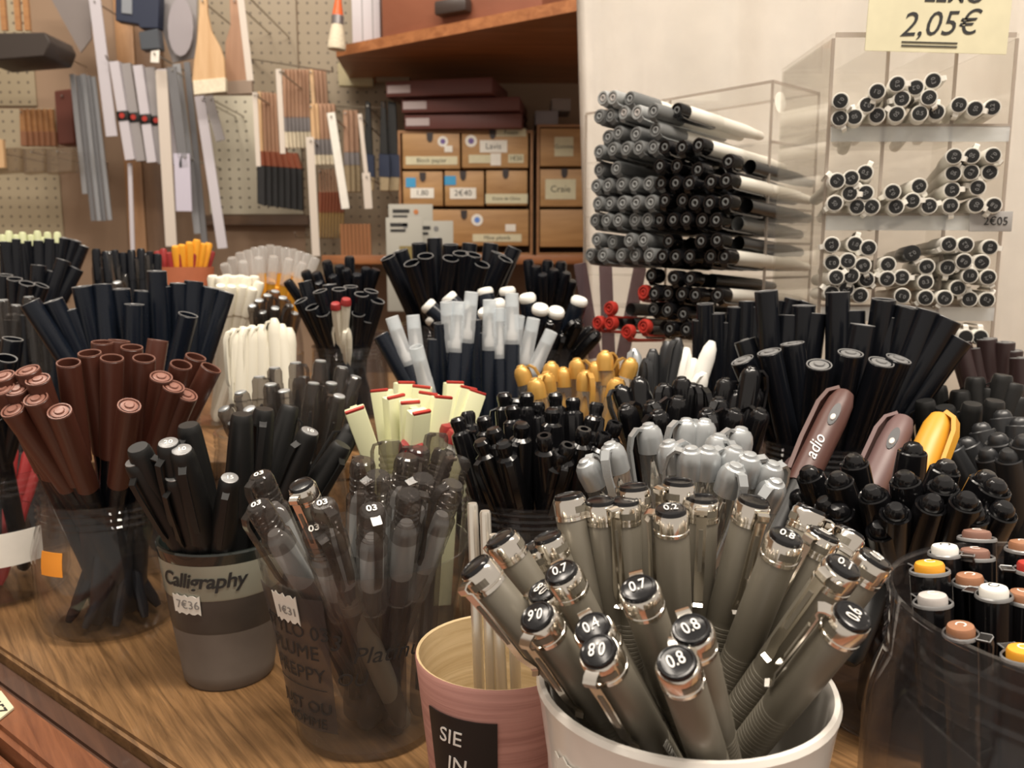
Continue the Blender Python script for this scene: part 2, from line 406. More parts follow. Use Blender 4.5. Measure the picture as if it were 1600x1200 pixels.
@kind
def slimcap(L=.145, disc=1):
    r = .0066; zc = L-.055
    P = [('barrel', lathe('barrel', [(0, 0), (.0035, 0), (.0048, .004), (.0056, .02), (.0058, zc)], BLKM, 14), None, None)]
    P.append(('cap', lathe('cap', [(.0058, zc), (r+.0006, zc), (r+.0007, zc+.02), (r, L-.018), (.0057, L-.004), (.0052, L-.0012), (.0046, L-.0002), (0, L-.0002)], BLKM, 18), None, None))
    if disc: P.append(('end_disc', lathe('end_disc', [(.0045, L-.0003), (.0045, L+.0003), (.0041, L+.0005), (0, L+.0005)], DISC, 18), 1, None))
    P.append(('clip', strip('clip', [(.005, L-.006), (.0085, L-.008), (.0088, L-.015), (.0086, L-.04), (.0078, L-.045)], .0038, .0010, BLKM, .0026), 1, None))
    return P, L, r
@kind
def preppy(L=.138):
    r = .0066; zc = L-.060
    P = [('barrel', lathe('barrel', [(0, 0), (.0035, 0), (.0052, .003), (.0058, .012), (.0060, zc)], SMOKE, 16), None, None)]
    P.append(('ink_feed', lathe('ink_feed', [(0, .012), (.0032, .012), (.0034, .045), (.0030, zc-.004), (.0042, zc), (.0042, zc+.016), (.0015, zc+.036), (0, zc+.037)], CHAR, 10), 0, None))
    P.append(('cap', lathe('cap', [(.0061, zc), (r+.0003, zc), (r+.0003, zc+.004), (r, zc+.0045), (r, L-.024)], CLEAR, 18), None, None))
    P.append(('inner_cap', lathe('inner_cap', [(.0050, L-.046), (.0052, L-.045), (.0052, L-.024), (.0046, L-.020), (.0028, L-.016), (0, L-.016)], FROST, 12), 2, None))
    pr = [(r, L-.024), (r+.0001, L-.018)]
    for i in range(4): z = L-.0165+i*.0028; pr += [(.0056, z), (.0050, z+.0004), (.0050, z+.0012), (.0056, z+.0016)]
    P.append(('cap_top', lathe('cap_top', pr+[(.0056, L-.003), (.0050, L-.0008), (.0040, L), (0, L)], SMOKED, 18), None, None))
    P.append(('clip', strip('clip', [(.004, L-.001), (.0076, L-.002), (.0086, L-.005), (.0084, L-.035), (.0074, L-.040)], .0042, .0013, SMOKED, .0030), None, None))
    return P, L, r
@kind
def smokepen(L=.14):
    r = .0058; zc = L-.05
    P = [('barrel', lathe('barrel', [(0, 0), (.003, 0), (.0048, .004), (.0050, zc)], SMOKE, 12), None, None)]
    P.append(('refill', lathe('refill', [(0, .01), (.0022, .01), (.0022, zc+.02), (.001, zc+.032), (0, zc+.033)], CHAR, 8), 0, None))
    P.append(('cap', lathe('cap', [(.005, zc), (r, zc), (r, L-.014), (r-.0004, L-.010), (r-.0009, L-.009), (r-.0009, L-.002), (r-.002, L), (0, L)], SMOKED, 14), None, None))
    P.append(('clip', strip('clip', [(.003, L-.0005), (.0066, L-.001), (.0080, L-.004), (.0078, L-.032), (.0068, L-.036)], .0038, .0011, SMOKED, .0026), None, None))
    P.append(('end_plug', lathe('end_plug', [(.0036, L), (.0036, L+.0008), (.0028, L+.0012), (0, L+.0012)], SILV, 12), 2, None))
    return P, L, r
@kind
def ivorypen(L=.14, m='i'):
    M_ = {'i': IVORY, 'w': WHITE, 's': SILV, 'c': CHAR}[m]; r = .0056; zc = L-.055
    P = [('barrel', lathe('barrel', [(0, 0), (.003, 0), (.0046, .004), (.0050, zc)], M_, 12), None, None)]
    P.append(('cap', lathe('cap', [(.005, zc), (r, zc), (r, L-.012), (r-.0010, L-.005), (r-.0026, L-.0015), (.0022, L), (0, L+.0003)], M_, 14), None, None))
    P.append(('clip', strip('clip', [(.0022, L-.002), (.0055, L-.003), (.0078, L-.008), (.0080, L-.020), (.0074, L-.038), (.0064, L-.042)], .0042, .0015, M_, .0030), None, None))
    return P, L, r
@kind
def squarepen(L=.145):
    bm = bmesh.new(); box_bm(bm, (-.0058, -.0044, 0), (.0058, .0044, L-.001), .0008)
    P = [('barrel', fin(bm, 'barrel', PALE), None, None)]
    P.append(('end_plate', boxm('end_plate', (-.0056, -.0042, L-.0010), (.0056, -.0018, L+.0006), REDP, .0004), None, None))
    P.append(('clip', strip('clip', [(.0042, L-.0015), (.0072, L-.002), (.0075, L-.035), (.0062, L-.040)], .0040, .0012, PALE), None, None))
    return P, L, .006
@kind
def frostcap(L=.17):
    r = .0054; zc = L-.036
    P = [('barrel', lathe('barrel', [(0, 0), (.003, 0), (.005, .004), (.0060, .015), (.0060, zc-.003), (.0050, zc-.001), (.0048, zc+.001)], NAVY, 14), None, None)]
    P.append(('nib_holder', lathe('nib_holder', [(.0040, zc), (.0040, zc+.006), (.0022, zc+.009), (.0016, zc+.020), (0, zc+.028)], LGREY, 10), 0, None))
    P.append(('cap', lathe('cap', [(r+.0003, zc-.002), (r+.0003, zc+.011), (r, zc+.0115), (r-.0003, L-.0004), (r-.0008, L), (r-.0012, L-.0005), (r-.0012, L-.010), (0, L-.010)], FROST, 16), None, None))
    return P, L, r
@kind
def loopgel(col, L=.148):
    M_ = {'gold': GOLD, 'silver': SILV, 'black': BLK}[col]; r = .0058; zc = L-.052
    P = [('barrel', lathe('barrel', [(0, 0), (.002, 0), (.0048, .006), (.0051, zc)], BLK if col == 'black' else CLEAR, 14), None, None)]
    P.append(('refill', lathe('refill', [(0, .01), (.003, .01), (.0032, zc+.014), (.0034, zc+.022), (.0012, zc+.034), (0, zc+.036)], {'gold': GOLD, 'silver': CHROME, 'black': BLK}[col], 10), 0, None))
    if col != 'black': P.append(('cap_tube', lathe('cap_tube', [(.0052, zc), (r, zc), (r, L-.013)], CLEAR, 14), None, None))
    z1 = zc if col == 'black' else L-.013
    P.append(('cap', lathe('cap', [(.0050, z1), (r+.0001, z1), (r+.0002, L-.006), (r-.0004, L-.003), (r-.0016, L-.0012), (.0034, L-.0009), (.0030, L-.0006), (.0026, L+.0004), (.0014, L+.0009), (0, L+.0010)], M_, 18), None, None))
    path = [(.003, L-.002), (.0062, L-.0012), (.0092, L-.004), (.0108, L-.010), (.0104, L-.024), (.0090, L-.040), (.0070, L-.046)]
    P.append(('clip', strip('clip', path, .0042, .0014, M_, .0028), None, None))
    return P, L, r
@kind
def knobpen(hole=0, L=.145):
    r = .0058; zc = L-.055
    P = [('barrel', lathe('barrel', [(0, 0), (.002, 0), (.0048, .006), (.0052, zc)], BLK, 12), None, None)]
    top = [(.0040, L-.0055), (.0041, L-.0012), (.0034, L), (.0020, L), (.0018, L-.003), (0, L-.003)] if hole else [(.0036, L-.006), (.0041, L-.004), (.0041, L-.0018), (.0030, L-.0003), (0, L)]
    P.append(('cap', lathe('cap', [(.0052, zc), (r, zc), (r, L-.012), (r-.0003, L-.009), (.0036, L-.0075)]+top, BLK, 16), None, None))
    P.append(('clip', strip('clip', [(.004, L-.009), (.0078, L-.010), (.0086, L-.014), (.0082, L-.040), (.0070, L-.044)], .0036, .0011, BLK, .0026), None, None))
    return P, L, r
@kind
def domepen(L=.138, m='b'):
    M_ = BLK if m == 'b' else CHAR
    P = [('barrel', lathe('barrel', [(0, 0), (.003, 0), (.0055, .005), (.0070, .02), (.0072, L-.055)], M_, 14), None, None)]
    P.append(('cap', lathe('cap', [(.0070, L-.055), (.0083, L-.054), (.0082, L-.03), (.0066, L-.0062), (.0065, L-.0050), (.0060, L-.0044), (.0050, L-.0052)], M_, 20), None, None))
    P.append(('end_button', lathe('end_button', [(.0048, L-.0054), (.0046, L-.0034), (.0040, L-.0016), (.0026, L-.0003), (0, L)], M_, 18), None, None))
    return P, L, .0075
@kind
def tradio(col, L=.14):
    M_ = {'cocoa': TRADB, 'mauve': MAUVE, 'mustard': MUST}[col]; zc = L-.062
    P = [('barrel', lathe('barrel', [(0, 0), (.003, 0), (.0055, .004), (.0062, .02), (.0062, zc)], WARMW if col == 'mauve' else BLKM, 14), None, None)]
    P.append(('cap', lathe('cap', [(.0060, zc), (.0072, zc), (.0074, L-.02), (.0066, L-.008), (.0048, L-.002), (.0020, L), (0, L)], M_, 18, 1.0, .92), None, None))
    P.append(('clip', strip('clip', [(.0030, L-.0005), (.0080, L-.004), (.0100, L-.012), (.0098, L-.035), (.0084, L-.055)], .0066, .0022, M_, .0040), None, Matrix.Rotation(1.35, 4, 'Z')))
    P.append(('window', lathe('window', [(0, -.0002), (.0042, -.0002), (.0042, .0004), (0, .0004)], mat('dark_window', (.012, .012, .015), .45), 14, .55, 1.7), 1, T3(.0003, -.0068, L-.020) @ Matrix.Rotation(PI/2, 4, 'X')))
    P.append(('window_glint', lathe('window_glint', [(0, -.0002), (.0016, 0), (.0012, .0010), (0, .0013)], LGREY, 10, 1, 1.6), 3, T3(0, -.0022, 0)))  # solid light grey bump painting in the glint on the dark window
    return P, L, .0072
@kind
def boxmarker(col, cap, L=.128):
    B_ = {'grey': GREY1, 'white': WARMW, 'char': CHAR, 'lgrey': GREY2}[col]; cm = {'grey': GREY1, 'black': BLK, 'red': REDP, 'lgrey': GREY2}[cap]; r = .0064
    em = {'grey': GREY2, 'black': GREY1, 'red': REDP, 'lgrey': LGREY}[cap]  # black caps: end ring lightened to grey, painting in their highlights
    P = [('barrel', lathe('barrel', [(0, 0), (.0030, 0), (.0040, .003), (.0042, .012), (.0050, .020), (.0056, .03), (.0058, L-.03)], B_, 14), None, None)]
    lo = L-.036 if cap in ('grey', 'lgrey') else L-.012 if cap == 'black' else L-.006
    P.append(('cap', lathe('cap', [(.0056, lo), (r, lo), (r, L-.002), (r-.0008, L), (r-.0022, L), (r-.0025, L-.0015), (0, L-.0015)], cm, 16), None, None))
    P.append(('end_ring', lathe('end_ring', [(.0030, L-.0016), (.0030, L-.0004), (.0020, L-.0002), (.0016, L-.0014)], em, 12), 1, None))
    P.append(('clip', strip('clip', [(.0050, L-.001), (.0074, L-.0025), (.0080, L-.010), (.0078, L-.045), (.0068, L-.050)], .0062, .0014, cm, .0022), 1, None))
    if cap == 'black' and col == 'white': P.append(('cap_sleeve', lathe('cap_sleeve', [(.0057, L-.06), (.0060, L-.0595), (.0060, L-.0125), (.0058, L-.0122)], B_, 16), 0, None))
    return P, L, r
@kind
def ovalmarker(col, L=.15):
    em = {'tan': TAN, 'rosy': ROSY, 'white': WHITE, 'orange': ORNG, 'grey': LGREY, 'red': REDP}[col]
    P = [('barrel', lathe('barrel', [(0, 0), (.005, 0), (.0062, .004), (.0072, .02), (.0074, L-.05)], BLKS, 16, 1.1, .9), None, None)]
    P.append(('cap', lathe('cap', [(.0072, L-.05), (.0078, L-.049), (.0078, L-.004), (.0070, L-.0034), (.0066, L-.006), (0, L-.006)], BLK, 20, 1.08, .92), None, None))
    P.append(('cap_rim', lathe('cap_rim', [(.0070, L-.0035), (.0074, L-.0026), (.0079, L-.0032), (.0080, L-.0042)], DISC, 20, 1.08, .92), 1, None))
    P.append(('colour_end', lathe('colour_end', [(.0058, L-.006), (.0060, L-.001), (.0054, L+.0002), (.0030, L+.0009), (0, L+.0011)], em, 20, 1.05, .95), None, None))
    P.append(('clip', strip('clip', [(.006, L-.0035), (.0112, L-.0035), (.0116, L-.006), (.0108, L-.030), (.0094, L-.036)], .0070, .0010, BLK, .0050), 1, None))
    P.append(('clip_rim', tube('clip_rim', [(-.0035, .0068, L-.003), (-.0036, .0112, L-.003), (-.0030, .0117, L-.0035), (.0030, .0117, L-.0035), (.0036, .0112, L-.003), (.0035, .0068, L-.003)], .00035, DISC, 5), 1, None))
    tx = text_me('C', .0062, INK if col == 'white' else WINK)
    P.append(('lettering', tx, 3, T3(0, 0, L+.0010)))
    return P, L, .0085
@kind
def whitefine(dark=0, L=.12):
    r = .0054
    P = [('barrel', lathe('barrel', [(0, 0), (.003, 0), (.0044, .003), (.0046, L-.04)], WARMW, 12), None, None)]
    P.append(('cap', lathe('cap', [(.0046, L-.04), (r, L-.04), (r, L-.001), (r-.0004, L), (r-.0012, L-.0002), (0, L-.0004)], CHAR if dark else WARMW, 16), None, None))
    P.append(('end_disc', lathe('end_disc', [(r-.0010, L-.0003), (r-.0011, L+.0003), (r-.0022, L+.0004), (0, L+.0003)], BLKM, 16), 1, None))
    P.append(('clip', strip('clip', [(.004, L-.001), (.0070, L-.0014), (.0078, L-.003), (.0072, L-.030), (.0064, L-.033)], .0034, .0010, WARMW, .0024), 1, None))
    return P, L, r
@kind
def stick(body, tip, L=.16, r=.0032, tl=.03):
    g = dict(b=BLKS, r=mat('crimson_plastic', (.30, .03, .03), .35), o=ORNG, g=mat('pale_green_plastic', (.62, .66, .40), .4), c=CLEAR, y=MUST, i=IVORY, f=FROST, w=WHITE, d=CHAR, s=SMOKED, q=clear('pale_clear_cap', (.95, .95, .95), .28, (.9, .9, .88), .12, 1.6))
    P = [('barrel', lathe('barrel', [(0, 0), (r*.5, 0), (r*.85, .006), (r*.9, L-tl)], g[body], 10), None, None)]
    P.append(('cap', lathe('cap', [(r*.85, L-tl), (r, L-tl+.0003), (r, L-.003), (r*.8, L-.0005), (0, L)], g[tip], 12), None, None))
    return P, L, r
@kind
def whitetop(L=.14, hole=1):
    r = .0076
    P = [('barrel', lathe('barrel', [(0, 0), (.004, 0), (.0065, .004), (r, .02), (r, L-.010), (r-.0006, L-.006)], NAVY, 16), None, None)]
    P.append(('cap_top', lathe('cap_top', [(r-.0010, L-.0065), (r-.0004, L-.005), (r-.0004, L-.0022), (r-.0016, L-.0004), (.0042, L), (.0026, L), (.0022, L-.0015), (0, L-.0015)], WHITE, 18), None, None))
    P.append(('clip', strip('clip', [(.006, L-.008), (.0098, L-.010), (.0102, L-.020), (.0086, L-.038)], .0035, .0012, BLK), None, None))
    return P, L, r

def spawn(K_, M, name, cat, group, extra=None, drop=()):
    P, L, r = K_
    root = thing(name, 'x', cat, M, group); made = []
    for i, (n, me, par, m) in enumerate(P):
        o = put(n, me, made[par] if (par is not None and made[par]) else root, M=m)
        made.append(o)
    for e in (extra or []):   # (name, mesh, part index or None, matrix)
        put(e[0], e[1], made[e[2]] if e[2] is not None else root, M=e[3])
    return root
POTS = {}
class Pot:
    def __init__(s, key, x, y, H, R, Rb, z=0, gap=.004): s.x, s.y, s.H, s.R, s.Rb, s.z, s.items, s.gap = x, y, H, R, Rb, z, [], gap; POTS[key] = s
def solve(pot, px, py, L, r, lean=.60, aim=None, bias=0):
    # a pen tip on its sight line, its foot on the pot's floor, its shaft inside the rim
    J = Vector((pot.x, pot.y, pot.z+pot.gap)); d = ray(px, py); a = d.dot(d); q = CAM-J; b = q.dot(d); c = q.dot(q)-L*L; D = b*b-a*c
    t0 = -b/a; bm_ = pot.Rb-r; Rr = pot.R-r*.9; jit = random.uniform(-.75, .75)*bm_
    t1 = t0 if D < 0 else (-b-math.sqrt(D))/a; best = None
    for k in range(31 if D >= 0 else 1):
        T = CAM+d*(t1+(t0-t1)*k/30)
        h = Vector((T.x-J.x, T.y-J.y)); dd = h.length; u = h/dd if dd > 1e-6 else Vector((1, 0)); v = T.z-J.z; n = Vector((-u.y, u.x))
        if v < pot.H+.010: continue
        f = (pot.H-pot.gap)/v
        for m in range(19):
            bb = -min(dd, bm_)+(bm_+min(dd, bm_))*m/18
            for jj in (jit, jit*.5, 0):
                if bb*bb+jj*jj > bm_*bm_: continue
                Bp = Vector((J.x-u.x*bb+n.x*jj, J.y-u.y*bb+n.y*jj, J.z)); X = Bp+(T-Bp)*f; Lf = (T-Bp).length
                viol = max(0, math.hypot(X.x-J.x, X.y-J.y)-Rr)
                cost = viol*40+(Lf-L if Lf > L else (L-Lf)*3)+k*.0012+(0 if jj == jit else .002)+max(0, (dd+bb)/L-lean)*.3
                if best is None or cost < best[0]: best = (cost, T, Bp)
    if best is None:
        T = CAM+d*t0; best = (0, T, J)
    _, T, Bp = best
    ax = T-Bp; Lf = ax.length; s = min(1, Lf/L); ax.normalize()
    return T, ax, T-ax*L*s, s
def pens(key, K_, pts, desc, name, cat, group, roll=None, lean=.6, extra=None, jitter=0, flip=False):
    pot = POTS[key]; P, L, r = K_
    for i, p in enumerate(pts):
        px, py = p[0], p[1]; o = p[2] if len(p) > 2 else {}
        T, ax, base, s = solve(pot, px, py, L, r, o.get('lean', lean), o.get('aim'), o.get('bias', 0))
        if 'q' in o:                                    # lower end seen at another pixel, at a given depth
            Q = U(*o['q']); Tz = U(px, py, o['Z']); ax = (Tz-Q).normalized(); base = Tz-ax*L; s = 1
            if base.z < pot.z+.003: s = ((Tz.z-pot.z-.003)/ax.z)/L; base = Tz-ax*L*s
        rl = o['roll'] if 'roll' in o else (random.uniform(-PI, PI) if roll is None else roll+random.uniform(-.5, .5))
        ex = extra(o, L) if extra else None
        root = spawn(o.get('K', K_), frame(base, ax, rl, s), name, cat, group, ex)
        pot.items.append((root, px, py, o.get('desc', desc)))

# ------------------------------------------------------------------ vessels
def vessel(key, name, label, cat, prof, m, x, y, z=0, seg=48, rim=None, part='bowl'):
    t = thing(name, label, cat, T3(x, y, z)); b = put(part, lathe(part, prof, m, seg), t)
    return t, b
def jar_profile(R, Rn, H, th=.0018, neck=.016):
    o = [(0, 0), (R*.80, 0), (R*.93, .003), (R, .012), (R*1.0, H*.62), (R*.97, H-neck-.010), (Rn+.0006, H-neck-.001), (Rn, H-neck)]
    for k in range(3): zz = H-neck+neck*(.18+.27*k); o += [(Rn, zz-.001), (Rn+.0010, zz), (Rn, zz+.0012)]
    o += [(Rn, H-.0015), (Rn+.0012, H-.001), (Rn+.0010, H), (Rn-.001, H), (Rn-th, H-.002), (Rn-th, H-neck), (R*.97-th, H-neck-.011), (R-th, H*.62), (R-th, .014), (R*.9, .0045), (0, .0032)]
    return o
def lin(zr): # radius interpolator from (r,z) outer list
    def f(z):
        for (r0, z0), (r1, z1) in zip(zr, zr[1:]):
            if z0 <= z <= z1: return r0+(r1-r0)*(z-z0)/(z1-z0+1e-9)
        return zr[-1][0]
    return f
face = lambda x, y: math.atan2(-y, -x)     # direction from a pot to the camera
# white mug
MX, MY = .0538, .2435
cer = mat('cream_glazed_ceramic', (.80, .76, .70), .22, coat=.4, noise=.03, nscale=90)
mp = [(0, 0), (.036, 0), (.039, .002), (.0405, .03), (.0425, .07), (.0452, .090), (.0462, .0945), (.0455, .0962), (.0440, .0962), (.0425, .094), (.0405, .07), (.038, .03), (.036, .008), (0, .006)]
t, b = vessel('mug', 'ceramic_pot', 'cream glazed ceramic pot full of grey metal-banded fineliners', 'pot', mp, cer, MX, MY, seg=64)
mo = lin([(.039, .002), (.0405, .03), (.0425, .07), (.0452, .090)])
st = put('price_sticker', patch('price_sticker', mo, face(MX, MY)-.95, face(MX, MY)-.45, .050, .082, PAPER, tear=.001), t)
put('lettering', wrap(text_me('~3€56~', .011, GINK, shear=.3), lambda z: mo(z)+.0006, .070, face(MX, MY)-.68), st)
Pot('mug', MX, MY, .095, .0425, .036)
# pink bamboo cup
PX, PY = -.005, .302; PH = .077
pink = wood('pink_washed_bamboo', (.36, .17, .145), (.52, .27, .23), 5, (2, 2, 60), 0, .5, 6, 0); bam = wood('bare_bamboo', (.42, .30, .15), (.60, .46, .27), 5, (2, 2, 40), 0, .4, 6)
oz = [(.0225, 0), (.024, .002), (.0275, .03), (.0305, .06), (.0322, PH-.001)]
t = thing('bamboo_cup', 'small pink bamboo cup holding steel rods beside the cream pot', 'cup', T3(PX, PY, 0))
put('outer_wall', lathe('outer_wall', [(0, 0)]+oz+[(.0318, PH)], pink, 48), t)
put('inner_wall', lathe('inner_wall', [(.0318, PH), (.0308, PH-.0004), (.029, .06), (.026, .03), (.0225, .006), (0, .004)], bam, 48), t)
po = lin(oz); fa = face(PX, PY)
lb = put('black_label', patch('black_label', po, fa-.95, fa-.02, .028, .064, BLKM, na=14), t)
put('lettering', wrap(text_me('SIE', .0085, WINK, shear=.15), lambda z: po(z)+.0006, .0555, fa-.62), lb)
put('lettering', wrap(text_me('IN', .0085, WINK, shear=.15), lambda z: po(z)+.0006, .0445, fa-.55), lb)
st = put('price_sticker', patch('price_sticker', lambda z: po(z)+.0006, fa-.50, fa+.42, .022, .037, PAPER, tear=.0008, na=14), t)
put('lettering', wrap(text_me('1€85', .009, GINK), lambda z: po(z)+.0014, .030, fa-.05), st)
Pot('pink', PX, PY, PH, .030, .022)
# calligraphy cup
CX, CY = -.156, .432; Hc = .079
band = mat('sage_glaze_band', (.30, .30, .24), .3, noise=.1, nscale=40, coat=.3); clay = mat('grey_brown_clay', (.135, .112, .095), .55, noise=.12, nscale=50); clayd = mat('dark_wet_clay', (.055, .045, .038), .4, noise=.2, nscale=40)
oc = [(.0235, .0), (.0265, .02), (.0295, .045), (.0330, .076)]; oR = lin(oc)
t = thing('glazed_pot', 'small grey-brown pot reading Calligraphy with black calligraphy pens', 'pot', T3(CX, CY, 0))
put('clay_wall', lathe('clay_wall', [(0, 0), (.0225, 0), (.0238, .002), (oR(.008), .008), (oR(.009)-.0002, .009), (oR(.034), .034)], clay, 48), t)
put('dark_band', lathe('dark_band', [(oR(.034), .034), (oR(.036)+.0002, .036), (oR(.053), .053)], clayd, 48), t)
gb = put('glaze_band', lathe('glaze_band', [(oR(.053), .053), (oR(.054)+.0003, .054), (oR(.0725)+.0003, .0725)], band, 48), t)
put('rim', lathe('rim', [(oR(.0725)+.0002, .0725), (.0334, .075), (.0340, Hc-.001), (.0334, Hc), (.0320, Hc), (.031, Hc-.003), (.027, .045), (.022, .006), (0, .004)], mat('black_glazed_rim', (.02, .025, .022), .12, coat=.5), 48), t)
fa = face(CX, CY)
put('lettering', wrap(text_me('Calligraphy', .0112, INK, shear=.25, spacing=.95, bold=.0002), lambda z: oR(z)+.0004, .0640, fa-.42), gb)
st = put('price_sticker', patch('price_sticker', lambda z: oR(z)+.0004, fa-.95, fa-.42, .046, .056, PAPER, tear=.0006), t)
put('lettering', wrap(text_me('7€36', .0065, GINK), lambda z: oR(z)+.0010, .051, fa-.65), st)
Pot('calli', CX, CY, Hc, .031, .022)
# clear plastic cup
KX, KY = -.070, .380; KH = .092
ok_ = [(.033, 0), (.0345, .002), (.0385, .03), (.044, .065), (.0495, KH)]; kR = lin(ok_)
t = thing('plastic_cup', 'clear plastic cup with handwritten notes holding smoke-capped fountain pens', 'cup', T3(KX, KY, 0))
cupw = put('cup_wall', lathe('cup_wall', [(0, 0)]+ok_+[(.0500, KH+.0008), (.0490, KH+.0008), (.0430, .065), (.0375, .03), (.0335, .004), (0, .003)], clear('cup_plastic', (.95, .945, .94), .03, (.5, .48, .46), .05, 1.6), 56), t)
fa = face(KX, KY)
SLEEVE = clear('grey_note_film', (.62, .60, .60), .18, (.3, .27, .26), .2)
slv = put('note_film', patch('note_film', lambda z: kR(z)+.0006, fa-1.25, fa-.38, .016, .083, SLEEVE, na=14), t)
for s, z, da, sz in (('STYLO 03', .066, -.80, .0095), ('PLUME', .056, -.83, .010), ('PREPPY', .045, -.83, .010), ('JUST OU', .028, -.83, .0085), ('HOMME', .020, -.83, .007)):
    put('lettering', wrap(text_me(s, sz, INK, shear=.1), lambda zz: kR(zz)+.0014, z, fa+da), slv)
put('lettering', wrap(text_me('_______', .009, INK), lambda zz: kR(zz)+.0014, .0415, fa-.83), slv)
for s, z, da, sz in (('3', .062, -.32, .011), ('OU', .044, -.18, .009), ('Platinum', .056, .30, .0115)):
    put('lettering', wrap(text_me(s, sz, INK, shear=.25), lambda zz: kR(zz)+.0006, z, fa+da), cupw)
st = put('price_sticker', patch('price_sticker', lambda z: kR(z)+.0014, fa-.95, fa-.64, .070, .083, PAPER, tear=.0009), t)
put('lettering', wrap(text_me('1€31', .0055, GINK), lambda z: kR(z)+.0022, .0755, fa-.77), st)
Pot('cup', KX, KY, KH, .048, .033)
# jar with orange sticker
JX, JY = -.252, .500; JH = .083
t, b = vessel('j1', 'glass_jar', 'round glass jar with orange sticker full of brown-capped brush pens', 'jar', jar_profile(.043, .0385, JH), GLASS, JX, JY)
jR = lin([(.040, .003), (.043, .012), (.043, JH*.62), (.0417, JH-.026)]); fa = face(JX, JY)
put('orange_sticker', patch('orange_sticker', jR, fa-.98, fa-.62, .044, .058, mat('orange_sticker_paper', (.90, .33, .03), .7)), t)
Pot('j1', JX, JY, JH, .036, .034)
# far-left jar
QX, QY = -.352, .545
t, b = vessel('j0', 'glass_jar', 'glass jar with white paper label at the counter end', 'jar', jar_profile(.044, .040, .088), GLASS, QX, QY)
fa = face(QX, QY)
put('paper_label', patch('paper_label', .044, fa-.1, fa+.62, .030, .052, PAPER), t)
Pot('j0', QX, QY, .088, .037, .036)
# right marker jar
AX, AY = .181, .240; AH = .120
t, b = vessel('ja', 'plastic_jar', 'big clear plastic jar of colour-ended markers at counter corner', 'jar', jar_profile(.0665, .0605, AH, neck=.024), DGLASS, AX, AY, seg=64)
Pot('ja', AX, AY, AH, .058, .056)
# other jars: key, name, label, x, y, z, R, H, material
for key, label, x, y, z, R, H, m in (
    ('r2', 'dusky plastic jar of dome-ended black markers behind the big marker jar', .196, .388, 0, .045, .080, DGLASS),
    ('r3', 'dusky jar of black pens behind the dome-ended markers', .280, .408, 0, .034, .085, DGLASS),
    ('r1', 'wide clear jar of black brush pens before the white fineliner rack', .190, .497, 0, .042, .118, DGLASS),
    ('r4', 'clear jar of slim black chisel pens beside the white fineliner rack', .264, .478, 0, .033, .10, DGLASS),
    ('r5', 'clear jar of dark brown brush pens under the white fineliner rack', .327, .520, 0, .034, .11, DGLASS),
    ('b1', 'dark jar of black knob-ended rollerballs behind the steel rods', .012, .430, 0, .041, .104, DGLASS),
    ('g', 'clear jar of silver gel pens behind the cream pot', .082, .366, 0, .036, .09, GLASS),
    ('b2', 'clear jar of glossy black gel pens behind the silver ones', .102, .462, 0, .037, .10, DGLASS),
    ('gold', 'clear jar of gold gel pens', .042, .545, 0, .036, .10, GLASS),
    ('y', 'clear jar of pale yellow square pens with red ends', -.060, .498, 0, .039, .10, GLASS),
    ('s', 'clear jar of smoke-coloured pens behind the Calligraphy pot', -.142, .523, 0, .036, .10, GLASS),
    ('j2', 'tall clear jar of blue-black open-ended brush pens', -.268, .603, 0, .038, .11, GLASS),
    ('i', 'clear jar of ivory capped pens', -.186, .606, 0, .036, .10, GLASS),
    ('tw', 'clear jar of brush pens with long frosted caps', -.031, .615, 0, .046, .11, GLASS),
    ('v', 'dusky jar of black pens behind the labelled jar', -.385, .645, 0, .040, .10, DGLASS),
    ('w', 'dusky jar of black pens beneath the grey marker rack', .150, .588, 0, .036, .11, DGLASS),
    ('x', 'clear jar of grey and white pens beside the gold gel pens', .098, .560, 0, .020, .10, GLASS),
    ('mx', 'clear jar of mixed black and ivory pens', -.145, .735, TIER, .034, .09, GLASS),
    ('o', 'clear jar of smoky clear pens behind the ivory pens', -.222, .760, TIER, .032, .08, GLASS),
    ('wm', 'clear jar of black markers with white tops', .020, .735, TIER, .046, .09, DGLASS),
    ('p', 'clear jar of cream square-ended sticks', -.288, .835, TIER, .040, .09, GLASS),
    ('m', 'dusky jar of thin black pens on the step', -.172, .880, TIER, .040, .09, DGLASS),
    ('bk', 'wide dusky jar of thick black brush pens on the step', -.068, .865, TIER, .050, .10, DGLASS),
    ('q', 'clear jar of clear-capped yellow pens', -.295, .985, TIER, .046, .10, GLASS),
    ('k2', 'dusky jar of slim black pens beside the curtain', .035, .865, TIER, .034, .09, DGLASS),
    ('dg', 'dusky jar of dark pens with silver ends', -.378, .800, TIER, .046, .10, DGLASS),
    ('u', 'clear jar of ring-ended dark pens on the step', -.460, .745, TIER, .038, .085, GLASS),
    ('gn', 'dusky jar of black pens with pale green ends', -.520, .870, TIER, .046, .10, DGLASS)):
    vessel(key, 'pen_jar', label, 'jar', jar_profile(R, R-.003, H, neck=.012), m, x, y, z, seg=36)
    Pot(key, x, y, H, R-.005, R*.82, z)
# terracotta pot
x, y = -.418, 1.06
terra = mat('terracotta', (.42, .13, .06), .6, noise=.08)
vessel('tp', 'terracotta_pot', 'orange terracotta pot of red and orange pens on the step', 'pot', [(0, 0), (.026, 0), (.034, .132), (.038, .133), (.040, .156), (.037, .156), (.034, .132), (.025, .006), (0, .005)], terra, x, y, TIER, seg=32)
Pot('tp', x, y, .156, .034, .024, TIER)

